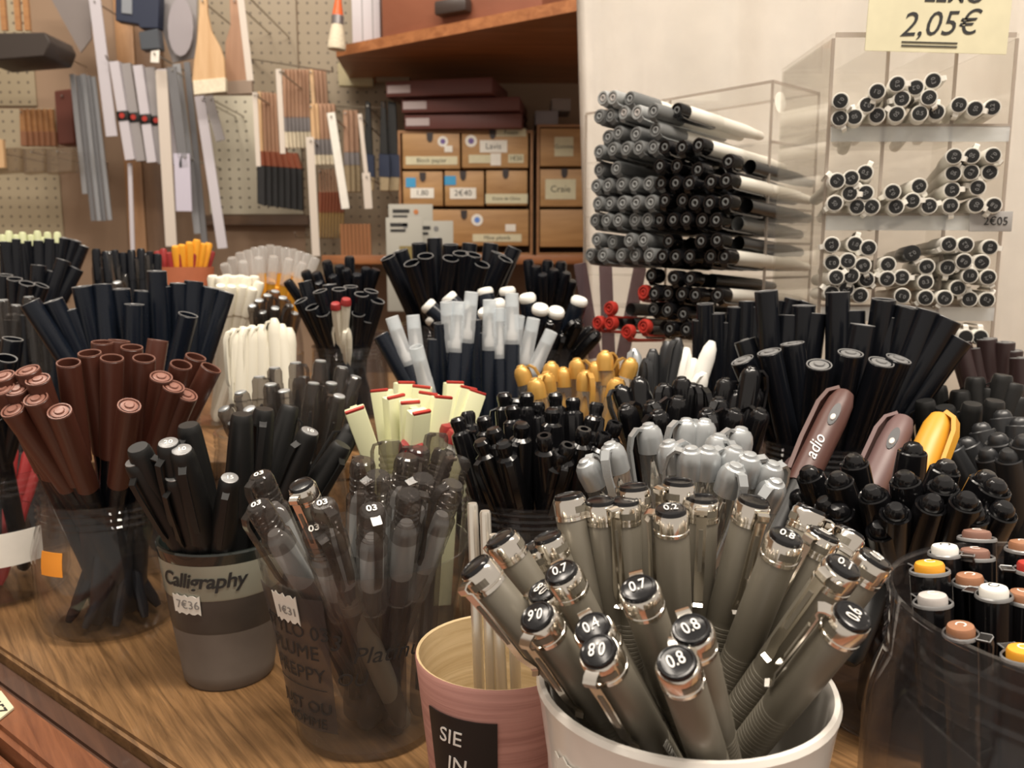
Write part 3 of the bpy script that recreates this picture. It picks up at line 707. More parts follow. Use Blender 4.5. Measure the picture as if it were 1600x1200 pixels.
# ------------------------------------------------------------------ pens
FL = 'fineliner'
def num(s, size=.0052):
    return lambda o, L: [('lettering', text_me(o['n'], size, WINK), 3, T3(0, 0, L+.0008) @ Matrix.Rotation(-o.get('roll', 0)+o.get('tr', 0), 4, 'Z') @ Matrix.Diagonal((.74, 1.05, 1, 1)))] if o.get('n') else None
AD = 'grey fineliner with '
def mugpen(px, py, q, Z0, ratio, roll, s_=None):
    best = None; want = math.atan2(py-q[1], px-q[0]); rr_ = ray(px, py).normalized()
    for zi in range(-9, 8):
        T = U(px, py, Z0+zi*.004)
        if T.z < .112: continue
        for ri in range(6):
            for ai in range(20):
                bx_, by_ = MX+.0062*ri*math.cos(ai*PI/10), MY+.0062*ri*math.sin(ai*PI/10); Bp = Vector((bx_, by_, .009)); d = T-Bp; Lf = d.length
                if Lf < .112 or Lf > .165: continue
                k = (.0955-.009)/d.z; c_ = Bp+d*k; rad = math.hypot(c_.x-MX, c_.y-MY)
                if rad > .0365: continue
                ax = d/Lf; p2 = pix(T-ax*.03); ang_ = math.atan2(py-p2[1], px-p2[0]); da = abs((ang_-want+PI) % (2*PI)-PI)
                cost = da*2.2+2.0*abs(ratio+ax.dot(rr_))+abs(zi)*.03+abs(Lf-.142)*5
                if best is None or cost < best[0]: best = (cost, T, ax, Lf)
    _, T, ax, Lf = best; s = min(1, Lf/.142)
    return frame(T-ax*.142*s, ax, roll, s)
art = [  # px, py, number, text turn, clip roll, extra words
 (1057, 1034, '0.8', .25, -.1, 'a 0.8 disc, lowest and nearest', .232, (1215, 1190, .262)),
 (1080, 982, '0.8', .3, .15, 'a 0.8 disc, just above the nearest one', .247, (1190, 1120, .262)),
 (934, 1016, '0.8', 2.95, 2.7, 'an upside-down 0.8 disc and long clip in front', .235, (1100, 1190, .262)),
 (925, 980, '0.4', .3, .3, 'a 0.4 disc, its clip tab at the top', .250, (1090, 1160, .268)),
 (838, 962, '0.6', 3.0, 2.55, 'an upside-down 0.6 disc, by the bamboo cup', .232, (1010, 1150, .262)),
 (848, 922, '0.8', 2.2, 1.0, 'a sideways 0.8 disc', .283, (1000, 1120, .270)),
 (876, 893, '0.7', .1, .2, 'a 0.7 disc, left of the other 0.7', .275, (1000, 1100, .275)),
 (997, 918, '0.7', .1, 0, 'a 0.7 disc, in the middle', .262, (1075, 1100, .265)),
 (1229, 838, '0.8', -.5, -.5, 'a 0.8 disc, high on the right side', .285, (1130, 1080, .275)),
 (1319, 884, '0.1', -.6, -4.2, 'a 0.1 disc, just left of the far right one', .272, (1150, 1120, .265)),
 (1369, 872, '0.8', .8, -1.1, 'a sideways 0.8 disc leaning far right', .285, (1215, 1090, .272)),
 (1333, 962, '0.6', 1.0, 1.25, 'a tilted 0.6 disc leaning right over the rim', .252, (1180, 1140, .262)),
 (1289, 834, '0.2', .9, 2.2, 'a worn 0.2 disc behind the 0.1 one', .305, (1160, 1090, .285)),
 (1329, 832, '0.3', .7, 2.0, 'a 0.3 disc, farthest back on the right', .315, (1190, 1080, .290)),
 (1048, 796, '0.2', .0, 1.2, 'a 0.2 disc standing upright', .300, (1062, 1060, .285))]
for px, py, n, tr, cr, w, Z, q in art:
    ratio = .84 if py > 870 else .62 if py > 825 else .5
    o_ = {'roll': cr, 'n': n, 'tr': tr}
    root = spawn(artline(), mugpen(px, py, q, Z, ratio, cr), 'fineliner', 'pen', 'grey fineliners in the cream pot', num(n)(o_, .142))
    POTS['mug'].items.append((root, px, py, AD+w))
plain = [(888, 774, .2, .318, (935, 1060, .292)), (938, 782, -2.6, .308, (958, 1060, .288)), (976, 782, 2.6, .312, (985, 1060, .288)), (990, 760, .5, .322, (1000, 1050, .292)), (1060, 752, 2.0, .320, (1050, 1050, .29)),
 (1098, 778, 2.9, .308, (1078, 1060, .285)), (1178, 782, 3.3, .290, (1090, 1080, .270)), (741, 884, 2.4, .285, (905, 1090, .275)), (781, 840, .8, .300, (930, 1080, .282)), (855, 838, .2, .305, (950, 1080, .285)), (835, 852, 2.8, .295, (955, 1090, .28)), (1268, 795, -2.0, .318, (1140, 1080, .29))]
for i, (px, py, cr, Z, q) in enumerate(plain):
    root = spawn(artline(), mugpen(px, py, q, Z, .3, cr), 'fineliner', 'pen', 'grey fineliners in the cream pot')
    POTS['mug'].items.append((root, px, py, 'grey fineliner seen side-on'))
# printed barrels of the right-hand fineliners
def printed(rx, ry, s_, size, up, cr):
    for r_, px, py, d in POTS['mug'].items:
        if abs(px-rx) < 3 and abs(py-ry) < 3:
            me = text_me(s_, size, mat('silver_print', (.55, .53, .48), .4), bold=.0001).copy()
            for v in me.vertices:   # reads away from the disc, wrapped round the barrel
                x_, y_, z_ = v.co; a = -PI/2-cr+y_/.0056
                v.co = ((.0057+z_)*math.cos(a), (.0057+z_)*math.sin(a), up-x_)
            put('lettering', me, [c for c in r_.children if c.name.startswith('barrel')][0])
printed(1319, 884, 'Artline', .0062, .068, -4.2+.3); printed(1229, 838, 'Artline', .0062, .068, -.5+.5); 
printed(934, 1016, 'ILLUSTRATION', .0030, .090, 2.7-.9); printed(1057, 1034, 'Artline', .0062, .070, .3)
# rods
for i, (px, py, dx, dy) in enumerate(((738, 786, -.006, -.004), (758, 798, -.001, -.008), (772, 835, .004, -.010), (800, 880, .008, -.003))):
    T = U(px, py, .312-.004*i); Q = Vector((PX+dx, PY+dy, .008)); ax = (T-Q).normalized()
    k = (T-Q).length
    o = put('steel_rod', lathe('steel_rod', [(0, 0), (.0018, 0), (.0021, .0005), (.0021, k-.001), (.0017, k), (0, k)], STEEL, 12), None, 'thin steel rod in the bamboo cup, %s from left' % ORD[i], 'rod', 'steel rods in the bamboo cup', None, frame(T-ax*k, ax))
# calligraphy pens
def dn(o, L): return [('lettering', text_me(o['n'], .0042, WHITE), 2, T3(0, 0, L+.0006) @ Matrix.Rotation(-o['roll']+o.get('tr', .2), 4, 'Z'))] if o.get('n') else None
cl = [(210, 721, '02', 'lowest on the far left'), (263, 692, '20', 'top left of the pair'), (284, 703, '10', 'lower right of the pair'), (272, 744, '1.0', 'lowest in the middle'), (359, 747, '15', 'above the rim on the right'), (475, 719, '20', 'leaning far right'), (484, 674, '10', 'behind the far right ones')]
pens('calli', slimcap(), [(x, y, {'n': n, 'roll': PI+random.uniform(-.6, .6), 'tr': .3, 'desc': 'black calligraphy pen, grey %s disc, %s' % (n, w)}) for x, y, n, w in cl], '', 'calligraphy_pen', 'pen', 'black pens in the Calligraphy pot', extra=dn, lean=.66)
pens('calli', slimcap(.145, 0), [(215, 698), (294, 663), (378, 646), (413, 638), (454, 633), (536, 694), (553, 667)], 'plain-ended black calligraphy pen in the Calligraphy pot', 'calligraphy_pen', 'pen', 'black pens in the Calligraphy pot', lean=.66)
# fountain pens in the plastic cup
def pn(o, L): return [('lettering', text_me('03', .0046, WHITE, bold=.0001), 4, T3(0, 0, L+.0004) @ Matrix.Rotation(-o['roll']+o.get('tr', 0), 4, 'Z'))]
pts = [(405, 741, 2.6), (401, 788, 2.5), (504, 786, -2.4), (491, 826, -2.4), (581, 795, -2.7)]
pens('cup', preppy(), [(x, y, {'roll': r, 'tr': .3, 'lean': .5}) for x, y, r in pts], 'clear fountain pen with a readable 03 end, plastic cup', 'fountain_pen', 'pen', 'fountain pens in the plastic cup', extra=pn)
pens('cup', preppy(), [(610, 688, {'roll': 1.6}), (684, 676, {'roll': 2.6}), (720, 714, {'roll': 2.4}), (662, 745, {'roll': 2.2}), (709, 755, {'roll': 2.4}), (567, 718), (637, 712), (655, 700), (695, 702), (590, 740), (640, 770)], 'smoke-topped clear fountain pen in the plastic cup', 'fountain_pen', 'pen', 'fountain pens in the plastic cup', extra=lambda o, L: None, lean=.55)
pens('cup', artline(), [(470, 757, {'roll': 2.9})], 'single grey fineliner standing among the fountain pens', 'fineliner', 'pen', None)
# brown brush pens
pens('j1', brushpen('brown', 'disc'), [(25, 608), (43, 579), (59, 593), (56, 623), (93, 643), (4, 588), (4, 608), (202, 634), (252, 589), (292, 617), (271, 604), (20, 640, {'lean': .5})], 'brown brush pen with a disc end, orange-sticker jar', 'brush_pen', 'pen', 'brown brush pens in the orange-sticker jar', lean=.72)
pens('j1', brushpen('brown', 'open'), [(107, 567), (140, 552), (160, 535), (186, 533), (206, 543), (247, 532), (306, 558), (330, 575), (283, 570), (225, 560), (175, 560)], 'brown brush pen with an open end, orange-sticker jar', 'brush_pen', 'pen', 'brown brush pens in the orange-sticker jar', lean=.7)
for i in range(9):
    a_ = 2*PI*i/9+.3; b0 = Vector((JX+.026*math.cos(a_), JY+.026*math.sin(a_), .005)); t_ = Vector((JX+.027*math.cos(a_+2.2), JY+.027*math.sin(a_+2.2), .078+.004*(i % 3)))
    rt = spawn(stick('b', 'd', .080, .0040), frame(b0, t_-b0, 0), 'pen', 'pen', 'short black pens inside the orange-sticker jar')
    rt['label'] = 'short black pen sunk inside the orange-sticker jar'
pens('j0', brushpen('black', 'open'), [(-20, 600), (10, 560), (20, 530), (-10, 650), (40, 600), (5, 690)], 'black brush pen in the labelled jar', 'brush_pen', 'pen', 'black pens in the labelled jar')
pens('j0', stick('r', 'r', .09, .004), [(20, 700), (-5, 720), (45, 705), (60, 720)], 'dark red pen inside the labelled jar', 'pen', 'pen', 'red pens in the labelled jar')
pens('v', brushpen('black', 'open', .16), [(15, 500), (40, 492), (70, 505), (95, 498), (10, 530), (50, 525), (85, 530), (110, 520)], 'black pen in the jar behind the labelled jar', 'pen', 'pen', 'black pens behind the labelled jar')
pens('v', smokepen(.15), [(5, 470), (25, 478), (45, 465), (65, 480), (18, 492), (55, 495)], 'smoky clear pen in the jar behind the labelled jar', 'pen', 'pen', 'smoky pens behind the labelled jar')
pens('j2', brushpen('navy', 'open', .19, .0068), [(47, 473), (83, 470), (111, 484), (128, 448), (160, 445), (210, 476), (294, 492), (254, 447), (280, 443), (303, 440), (352, 456), (245, 424), (188, 452), (225, 455), (330, 450)], 'blue-black brush pen with an open ringed end', 'brush_pen', 'pen', 'blue-black brush pens in the tall jar', lean=.62)
pens('u', brushpen('black', 'open', .15), [(23, 436), (42, 443), (65, 446), (99, 407), (85, 425), (8, 430), (120, 420), (60, 415)], 'ring-ended dark pen on the step', 'pen', 'pen', 'ring-ended pens on the step')
pens('gn', stick('b', 'g', .165, .0036, .012), [(4, 366), (14, 360), (24, 366), (35, 362), (48, 366), (58, 360), (74, 362), (90, 362), (66, 370)], 'black pen with a pale green end', 'pen', 'pen', 'green-ended pens on the step')
pens('gn', brushpen('black', 'open', .158), [(8, 378), (25, 374), (42, 376), (60, 377), (78, 374), (100, 372), (118, 376), (130, 384)], 'thick black pen in the green-ended pen jar', 'pen', 'pen', 'black pens in the green-ended pen jar')
pens('dg', smokepen(.15), [(208, 403), (193, 415), (211, 415), (183, 442), (182, 464), (160, 420), (152, 400), (170, 395), (225, 398), (238, 410)], 'dark clear pen with a bright silver end', 'pen', 'pen', 'silver-ended pens on the step')
pens('dg', stick('b', 'b', .165, .004), [(150, 388), (165, 392), (178, 390), (192, 394), (205, 390), (220, 388), (234, 392), (246, 396)], 'slim black pen among the silver-ended pens', 'pen', 'pen', 'slim black pens on the step')
pens('tp', stick('r', 'r', .175, .0042), [(245, 392), (255, 388), (264, 394), (273, 390), (282, 394), (293, 391), (303, 395), (314, 392), (325, 396), (332, 392)], 'crimson pen in the terracotta pot', 'pen', 'pen', 'red pens in the terracotta pot')
pens('tp', stick('r', 'o', .19, .0048, .035), [(274, 384), (284, 382), (296, 378), (308, 374), (318, 380), (327, 379)], 'orange-capped pen in the terracotta pot', 'pen', 'pen', 'orange pens in the terracotta pot')
pens('q', stick('y', 'q', .175, .0056, .032), [(350, 412), (362, 402), (374, 394), (386, 390), (398, 386), (410, 384), (422, 382), (434, 384), (446, 386), (458, 388), (470, 392), (482, 396), (494, 402), (380, 408), (404, 402), (428, 400), (452, 404), (474, 410)], 'yellow pen with a clear cap', 'pen', 'pen', 'clear-capped pens on the step')
pens('q', stick('y', 'o', .135, .005, .03), [(412, 432), (425, 428), (440, 430), (455, 426), (470, 432), (483, 438), (448, 444), (430, 448), (465, 448)], 'short orange-yellow pen among the clear-capped pens', 'pen', 'pen', 'yellow pens on the step')
pens('p', stick('i', 'i', .15, .0052, .03), [(332, 430), (343, 432), (354, 429), (365, 431), (376, 430), (387, 432), (398, 431), (406, 440), (345, 445), (362, 446), (380, 446), (395, 450)], 'cream stick pen', 'pen', 'pen', 'cream stick pens on the step')
pens('o', smokepen(.14), [(395, 478), (405, 470), (418, 462), (430, 456), (442, 466), (452, 478), (410, 488), (430, 482), (460, 490)], 'smoky clear pen behind the ivory pens', 'pen', 'pen', 'smoky pens behind the ivory pens')
pens('i', ivorypen(.15), [(365, 513), (380, 510), (394, 508), (408, 507), (428, 497), (440, 506), (452, 512), (398, 528), (373, 541), (418, 522), (386, 530), (436, 524)], 'ivory capped pen', 'pen', 'pen', 'ivory capped pens', roll=2.4)
pens('mx', ivorypen(.14), [(529, 506), (542, 512)], 'ivory pen among the black ones', 'pen', 'pen', 'ivory pens in the mixed jar', roll=2.4)
pens('mx', brushpen('black', 'open', .14), [(476, 440), (500, 455), (515, 445), (530, 452), (548, 448), (565, 460), (580, 455), (590, 470), (488, 480), (505, 490), (560, 490), (575, 500), (470, 470)], 'black capped pen in the mixed jar', 'pen', 'pen', 'black pens in the mixed jar')
pens('mx', stick('i', 'r', .14, .0045, .006), [(524, 473), (541, 466)], 'cream pen with a red tip in the mixed jar', 'pen', 'pen', 'red-tipped pens in the mixed jar')
pens('m', stick('b', 'b', .17, .0052), [(448, 438), (476, 423), (510, 407), (530, 414), (546, 400), (572, 418), (493, 425), (520, 430), (558, 428), (588, 420), (498, 440), (540, 420)], 'slim black pen on the step', 'pen', 'pen', 'slim black pens in a row on the step')
pens('bk', brushpen('black', 'open', .178, .0078), [(606, 402), (643, 411), (655, 380), (679, 373), (704, 382), (704, 404), (734, 381), (767, 381), (779, 396), (804, 388), (753, 413), (625, 392), (720, 396), (790, 405), (665, 400), (740, 398)], 'thick black brush pen with an open end', 'brush_pen', 'pen', 'thick black brush pens on the step')
pens('k2', stick('b', 'b', .165, .0055), [(838, 415), (856, 406), (877, 408), (866, 420), (825, 405), (848, 428), (885, 425), (895, 438)], 'slim black pen beside the curtain', 'pen', 'pen', 'slim black pens beside the curtain')
pens('k2', whitetop(.15), [(852, 424)], 'white-topped black marker beside the curtain', 'marker', 'pen', None)
pens('wm', whitetop(), [(757, 450), (792, 449), (823, 460), (870, 483), (907, 465), (757, 483), (665, 474), (671, 493), (698, 461), (720, 475), (775, 470), (845, 478)], 'black marker with a white top', 'marker', 'pen', 'white-topped markers', roll=0)
pens('wm', loopgel('black', .14), [(690, 500), (880, 520), (905, 500), (925, 512), (935, 520), (860, 500)], 'glossy black clip pen among white-topped markers', 'pen', 'pen', 'black clip pens behind the gold ones')
pens('tw', frostcap(), [(612, 495), (645, 492), (650, 541), (698, 471), (717, 471), (737, 456), (800, 458), (780, 481), (810, 493), (834, 497), (862, 517), (765, 468)], 'black brush pen with a long frosted cap', 'brush_pen', 'pen', 'frosted-cap brush pens', lean=.55)
pens('tw', brushpen('navy', 'open', .155), [(595, 524), (625, 540), (680, 530), (705, 520), (725, 515), (750, 520), (770, 525), (790, 530), (690, 505), (740, 500)], 'blue-black pen between the frosted caps', 'pen', 'pen', 'blue-black pens between the frosted caps')
pens('gold', loopgel('gold'), [(813, 572), (862, 566), (853, 582), (835, 592), (901, 561), (945, 549), (930, 566), (948, 572), (988, 561), (965, 592), (880, 575), (915, 580)], 'gold gel pen with a looped clip', 'gel_pen', 'pen', 'gold gel pens')
pens('x', ivorypen(.15, 'w'), [(1073, 543), (1113, 533), (1100, 582), (1085, 560)], 'white capped pen beside the gold gel pens', 'pen', 'pen', 'white pens beside the gold ones')
pens('x', ivorypen(.155, 'c'), [(1043, 533), (1020, 545), (1060, 528), (1010, 560)], 'charcoal round-ended pen beside the gold gel pens', 'pen', 'pen', 'charcoal pens beside the gold ones')
pens('x', ivorypen(.152, 's'), [(990, 545)], 'silver-grey round-ended pen beside the gold gel pens', 'pen', 'pen', None)
pens('y', squarepen(), [(553, 637, {'roll': .3}), (596, 608), (615, 617), (632, 596), (660, 602), (671, 613), (709, 596), (730, 604), (744, 611), (640, 625), (690, 618), (655, 640)], 'pale yellow square pen with a red end', 'pen', 'pen', 'pale yellow square pens', roll=.2)
pens('y', stick('w', 'r', .13, .0048, .008), [(650, 692), (637, 690), (700, 662), (712, 672)], 'white pen with a round red tip', 'pen', 'pen', 'red-tipped white pens')
pens('s', smokepen(.145), [(429, 576), (462, 568), (376, 614), (423, 602), (444, 612), (501, 565), (490, 600), (518, 600), (556, 590), (475, 590), (405, 590), (390, 640), (535, 575), (350, 640), (365, 660), (530, 620)], 'smoke-coloured pen behind the Calligraphy pot', 'pen', 'pen', 'smoke-coloured pens', lean=.62)
# black rollerballs
pens('b1', knobpen(), [(713, 652), (730, 642), (755, 650), (787, 613), (800, 633), (823, 613), (840, 627), (863, 638), (867, 613), (895, 620), (933, 628), (927, 650), (750, 687), (807, 622), (770, 668), (815, 660), (785, 690)], 'black knob-ended rollerball', 'rollerball_pen', 'pen', 'black rollerballs', lean=.5)
pens('b1', knobpen(1), [(913, 670), (877, 707), (888, 695), (945, 677), (962, 660), (850, 680)], 'black rollerball with a hollow knob', 'rollerball_pen', 'pen', 'hollow-knobbed rollerballs', lean=.5)
pens('b2', loopgel('black'), [(967, 603), (997, 590), (1000, 606), (1037, 600), (977, 633), (1017, 627), (1028, 642), (1083, 600), (1091, 603), (1135, 592), (1124, 622), (1153, 611), (1183, 607), (1150, 640), (1175, 574), (1060, 620), (1190, 640), (1105, 640), (1065, 590)], 'glossy black gel pen with a looped clip', 'gel_pen', 'pen', 'glossy black gel pens')
pens('b2', tradio('cocoa'), [(1322, 611, {'Z': .44, 'q': (1230, 800, .41), 'roll': -.2})], 'dark brown wide-clip pen marked adio standing tall', 'pen', 'pen', None,
     extra=lambda o, L: [('lettering', text_me('adio', .0085, WINK, shear=.3), 1, T3(-.001, -.0071, L-.042) @ Matrix.Rotation(PI/2, 4, 'X') @ Matrix.Rotation(PI/2, 4, 'Z'))])
pens('b2', tradio('mauve', .13), [(1278, 712, {'lean': .7})], 'small mauve-brown round cap beside the adio pen', 'pen', 'pen', None)
pens('g', loopgel('silver'), [(913, 720), (953, 693), (1013, 663), (1073, 655), (1102, 656), (1107, 700), (1159, 669), (1150, 699), (1172, 710), (1150, 727), (1208, 724), (1212, 750), (1045, 690), (1125, 680), (1080, 700)], 'silver gel pen with a looped clip', 'gel_pen', 'pen', 'silver gel pens', lean=.62)
# black brush pens on the right
pens('r1', brushpen('black', 'disc', .175, .0070), [(1164, 532), (1160, 563), (1202, 550), (1238, 537), (1280, 570), (1329, 552), (1377, 566), (1404, 561)], 'black brush pen with a silver ringed disc end', 'brush_pen', 'pen', 'disc-ended black brush pens', lean=.62)
pens('r1', brushpen('black', 'open', .185, .0070), [(1309, 457), (1381, 468), (1450, 486), (1483, 499), (1388, 497), (1436, 506), (1348, 508), (1234, 493), (1274, 490), (1197, 455), (1333, 486), (1469, 514), (1500, 530), (1256, 478), (1420, 480)], 'black brush pen with a plain end, clear jar', 'brush_pen', 'pen', 'plain-ended black brush pens', lean=.62)
pens('w', brushpen('black', 'open', .165), [(1102, 475), (1139, 504), (1168, 471), (1120, 490), (1150, 480), (1095, 500), (1185, 480), (1130, 520), (1215, 470), (1240, 468), (1262, 474)], 'black pen beneath the grey marker rack', 'pen', 'pen', 'black pens beneath the grey marker rack')
pens('r5', brushpen('dbrown', 'disc', .16), [(1502, 537), (1542, 530), (1549, 554), (1582, 548), (1502, 558), (1525, 545), (1570, 535), (1595, 560)], 'dark brown brush pen beside the white fineliner rack', 'brush_pen', 'pen', 'dark brown brush pens')
pens('r4', slimcap(.145, 0), [(1465, 602), (1524, 589), (1568, 585), (1586, 598), (1476, 635), (1500, 610), (1545, 605), (1598, 620), (1445, 625), (1555, 625), (1520, 630)], 'slim black pen below the dark brown brush pens', 'pen', 'pen', 'slim black pens below the brown ones', roll=1)
pens('r3', domepen(.142, 'c'), [(1505, 684), (1557, 677), (1593, 651), (1575, 702), (1530, 660), (1540, 700), (1480, 690), (1565, 640), (1600, 680)], 'charcoal dome-ended marker', 'marker', 'pen', 'charcoal dome-ended markers')
pens('r2', domepen(), [(1260, 730), (1241, 768), (1285, 779), (1307, 739), (1307, 790), (1333, 710), (1412, 737), (1476, 746), (1482, 719), (1460, 776), (1513, 772), (1546, 737), (1560, 750), (1526, 792), (1573, 787), (1373, 818), (1428, 691), (1360, 760), (1400, 790)], 'glossy black dome-ended marker', 'marker', 'pen', 'glossy dome-ended markers', lean=.62)
pens('r2', tradio('mauve'), [(1414, 651, {'Z': .43, 'q': (1335, 820, .40), 'roll': -.3})], 'mauve-brown wide-clip pen with a white barrel', 'pen', 'pen', None)
pens('r2', tradio('mustard'), [(1471, 647, {'Z': .42, 'q': (1425, 770, .40), 'roll': 2.6})], 'mustard yellow wide-clip pen', 'pen', 'pen', None)
# colour-ended markers
cm = [(1526, 830, 'rosy'), (1476, 853, 'white'), (1523, 859, 'rosy'), (1452, 880, 'orange'), (1515, 899, 'tan'), (1553, 918, 'white'), (1598, 847, 'tan'), (1612, 880, 'red'), (1600, 926, 'tan'), (1457, 930, 'grey'), (1501, 978, 'tan'), (1598, 1014, 'orange'), (1570, 875, 'tan')]
cm.pop()
W = {'rosy': 'rosy brown', 'white': 'white', 'orange': 'orange', 'tan': 'tan', 'grey': 'pale grey', 'red': 'red'}
for x, y, c in cm:
    P, L, r = ovalmarker(c)
    T = U(x, y, .315 if y < 840 else .30 if y < 870 else .285 if y < 905 else .272 if y < 940 else .258 if y < 1000 else .245)
    ax = Vector(((T.x-AX)*.35, (T.y-AY)*.35, .15)).normalized(); s = 1
    base = T-ax*L
    if base.z < .005: s = (T.z-.005)/ax.z/L; base = T-ax*L*s
    root = spawn(ovalmarker(c), frame(base, ax, random.uniform(-2.6, 2.6), s), 'marker', 'marker', 'colour-ended markers in the big jar')
    POTS['ja'].items.append((root, x, y, 'oval black marker with %s %s end, big plastic jar' % ('an' if c == 'orange' else 'a', W[c])))
for k, pot in POTS.items(): label_rows(pot.items)

# ------------------------------------------------------------------ grey marker rack
ang = math.radians(48); dv = Vector((math.sin(ang), math.cos(ang), 0)); fv = Vector((-math.cos(ang), math.sin(ang), 0)); zv = Vector((0, 0, 1))
Z0 = .64; P0 = U(1130, 400, Z0)
def onfront(px, py, push=0):          # meet the plane of the marker ends
    r = ray(px, py); n = dv; o = P0+dv*push; t = (o-CAM).dot(n)/r.dot(n); return CAM+r*t
zs = lambda X, Y: (880+X/2.61, 100+Y/2.61)
rows = [
 [('l', 160, 138), ('l', 200, 136), ('w', 270, 140), ('kw', 462, 187, .015)], [('g', 145, 212), ('g', 190, 208), ('l', 245, 197), ('l', 300, 197), ('w', 367, 190)],
 [('g', 180, 297), ('g', 222, 280), ('g', 295, 285), ('w', 375, 268)], [('g', 145, 357), ('g', 200, 347), ('g', 255, 345), ('g', 306, 342), ('g', 365, 338), ('k', 412, 338), ('k', 482, 340), ('kw', 550, 330)],
 [('g', 145, 430), ('g', 215, 425), ('k', 392, 415), ('k', 462, 415), ('k', 547, 430), ('k', 672, 397)], [('g', 133, 497), ('g', 180, 494), ('g', 236, 490), ('g', 290, 490), ('g', 347, 487), ('k', 397, 485), ('k', 456, 485), ('k', 512, 485), ('k', 600, 480), ('kw', 662, 475)],
 [('g', 140, 568), ('g', 187, 568), ('g', 240, 566), ('g', 295, 565), ('g', 355, 563), ('k', 412, 556), ('k', 485, 556), ('k', 535, 566), ('k', 595, 566), ('k', 660, 562)], [('g', 128, 637), ('g', 175, 637), ('g', 222, 637), ('g', 290, 635), ('g', 342, 635), ('k', 390, 637), ('k', 446, 635), ('k', 500, 633), ('k', 565, 636), ('kl', 622, 636)],
 [('g', 135, 715), ('g', 200, 725), ('g', 268, 718), ('g', 325, 718), ('k', 428, 722), ('k', 560, 722), ('k', 625, 718)], [('g', 108, 778), ('g', 160, 780), ('g', 235, 780), ('g', 292, 778), ('g', 350, 780), ('k', 402, 785), ('k', 456, 785), ('k', 514, 785), ('k', 600, 785), ('kw', 655, 785)],
 [('k', 357, 862), ('k', 450, 872), ('k', 515, 875)], [('r', 325, 930), ('k', 370, 935), ('k', 425, 935), ('k', 482, 938), ('k', 537, 942), ('kw', 628, 942)],
 [('r', 185, 996), ('k', 366, 1000), ('k', 424, 1003), ('k', 487, 1020)], [('r', 138, 1055), ('r', 187, 1057), ('r', 325, 1070), ('r', 257, 1092), ('k', 432, 1080), ('k', 500, 1083)]]
kd = {'g': ('grey', 'grey', 'grey-capped'), 'l': ('lgrey', 'lgrey', 'pale grey'), 'w': ('white', 'grey', 'white-barrelled grey-capped'), 'k': ('char', 'black', 'black-capped'), 'kw': ('white', 'black', 'black-capped white'), 'kl': ('lgrey', 'black', 'black-capped pale grey'), 'r': ('grey', 'red', 'red-capped')}
NR = ['top']+ORD[1:13]+['bottom']
tilt = math.radians(4)
ax = (-dv*math.cos(tilt)+zv*math.sin(tilt)).normalized()
for ri, rw in enumerate(rows):
    cnt = {}
    for it in rw: cnt[it[0]] = cnt.get(it[0], 0)+1
    seen = {}
    for it in rw:
        c, X, Y = it[:3]; push = it[3] if len(it) > 3 else random.uniform(-.004, .004)
        px, py = zs(X, Y); T = onfront(px, py, push-.0)
        b_, c_, w_ = kd[c]; P, L, r = boxmarker(b_, c_)
        root = spawn((P, L, r), frame(T-ax*L, ax, PI+random.uniform(-.5, .5)), 'marker', 'marker', 'markers in the grey marker rack')
        i = seen.get(c, 0); seen[c] = i+1
        root['label'] = '%s marker, %s row of the grey rack' % (w_, NR[ri])+('' if cnt[c] == 1 else ', '+('leftmost' if i == 0 else 'rightmost' if i == cnt[c]-1 else ORD[i]+' from left'))
# acrylic rack body: front corner on the sight line of px 1200
def fr(u, v, z): return Vector((Cn.x+fv.x*u+dv.x*v, Cn.y+fv.y*u+dv.y*v, z))
Cn = onfront(1200, 300, .055); Cn.z = 0
dep, wid = .073, .20
rk = thing('marker_rack', 'clear acrylic compartment rack of grey and black markers', 'rack')
ztop = CAM.z+(ray(1202, 130)*((Cn-CAM).dot(dv)/ray(1202, 130).dot(dv))).z
def sheet(name, c0, c1, th, parent, m=ACRY):
    # c0, c1: (u, v, z) opposite corners in rack axes
    bm = bmesh.new(); lo = [min(a, b) for a, b in zip(c0, c1)]; hi = [max(a, b) for a, b in zip(c0, c1)]
    for k in range(3):
        if hi[k]-lo[k] < 1e-6: hi[k] += th
    vs = [bm.verts.new(fr(u, v, z)) for u in (lo[0], hi[0]) for v in (lo[1], hi[1]) for z in (lo[2], hi[2])]
    for q in ((0, 1, 3, 2), (4, 6, 7, 5), (0, 4, 5, 1), (2, 3, 7, 6), (0, 2, 6, 4), (1, 5, 7, 3)): bm.faces.new([vs[i] for i in q])
    return put(name, fin(bm, name, m), parent)
zrow = [onfront(zs(500, y)[0], zs(500, y)[1]).z for y in (100, 180, 252, 312, 392, 455, 530, 602, 680, 748, 838, 905, 970, 1045)]
sheet('side_panel', (0, 0, 0), (0, dep, ztop), .002, rk); sheet('side_panel', (wid, 0, 0), (wid, dep, ztop), .002, rk); sheet('back_panel', (0, dep, 0), (wid, dep, ztop), .002, rk)
sheet('top_panel', (0, 0, ztop), (wid, dep, ztop), .002, rk); sheet('divider', (wid*.5, 0, 0), (wid*.5, dep, ztop), .0015, rk)
for (u, v) in ((0, 0), (0, dep), (wid, 0), (wid*.5, 0)): sheet('edge', (u-.0008, v-.0008, 0), (u+.0008, v+.0008, ztop), .001, rk, ACRE)
for (a, b) in (((0, -.0008, ztop), (wid, .0008, ztop+.002)), ((-.0008, 0, ztop), (.0008, dep, ztop+.002)), ((0, dep, ztop), (wid, dep+.0014, ztop+.002))): sheet('edge', a, b, .001, rk, ACRE)
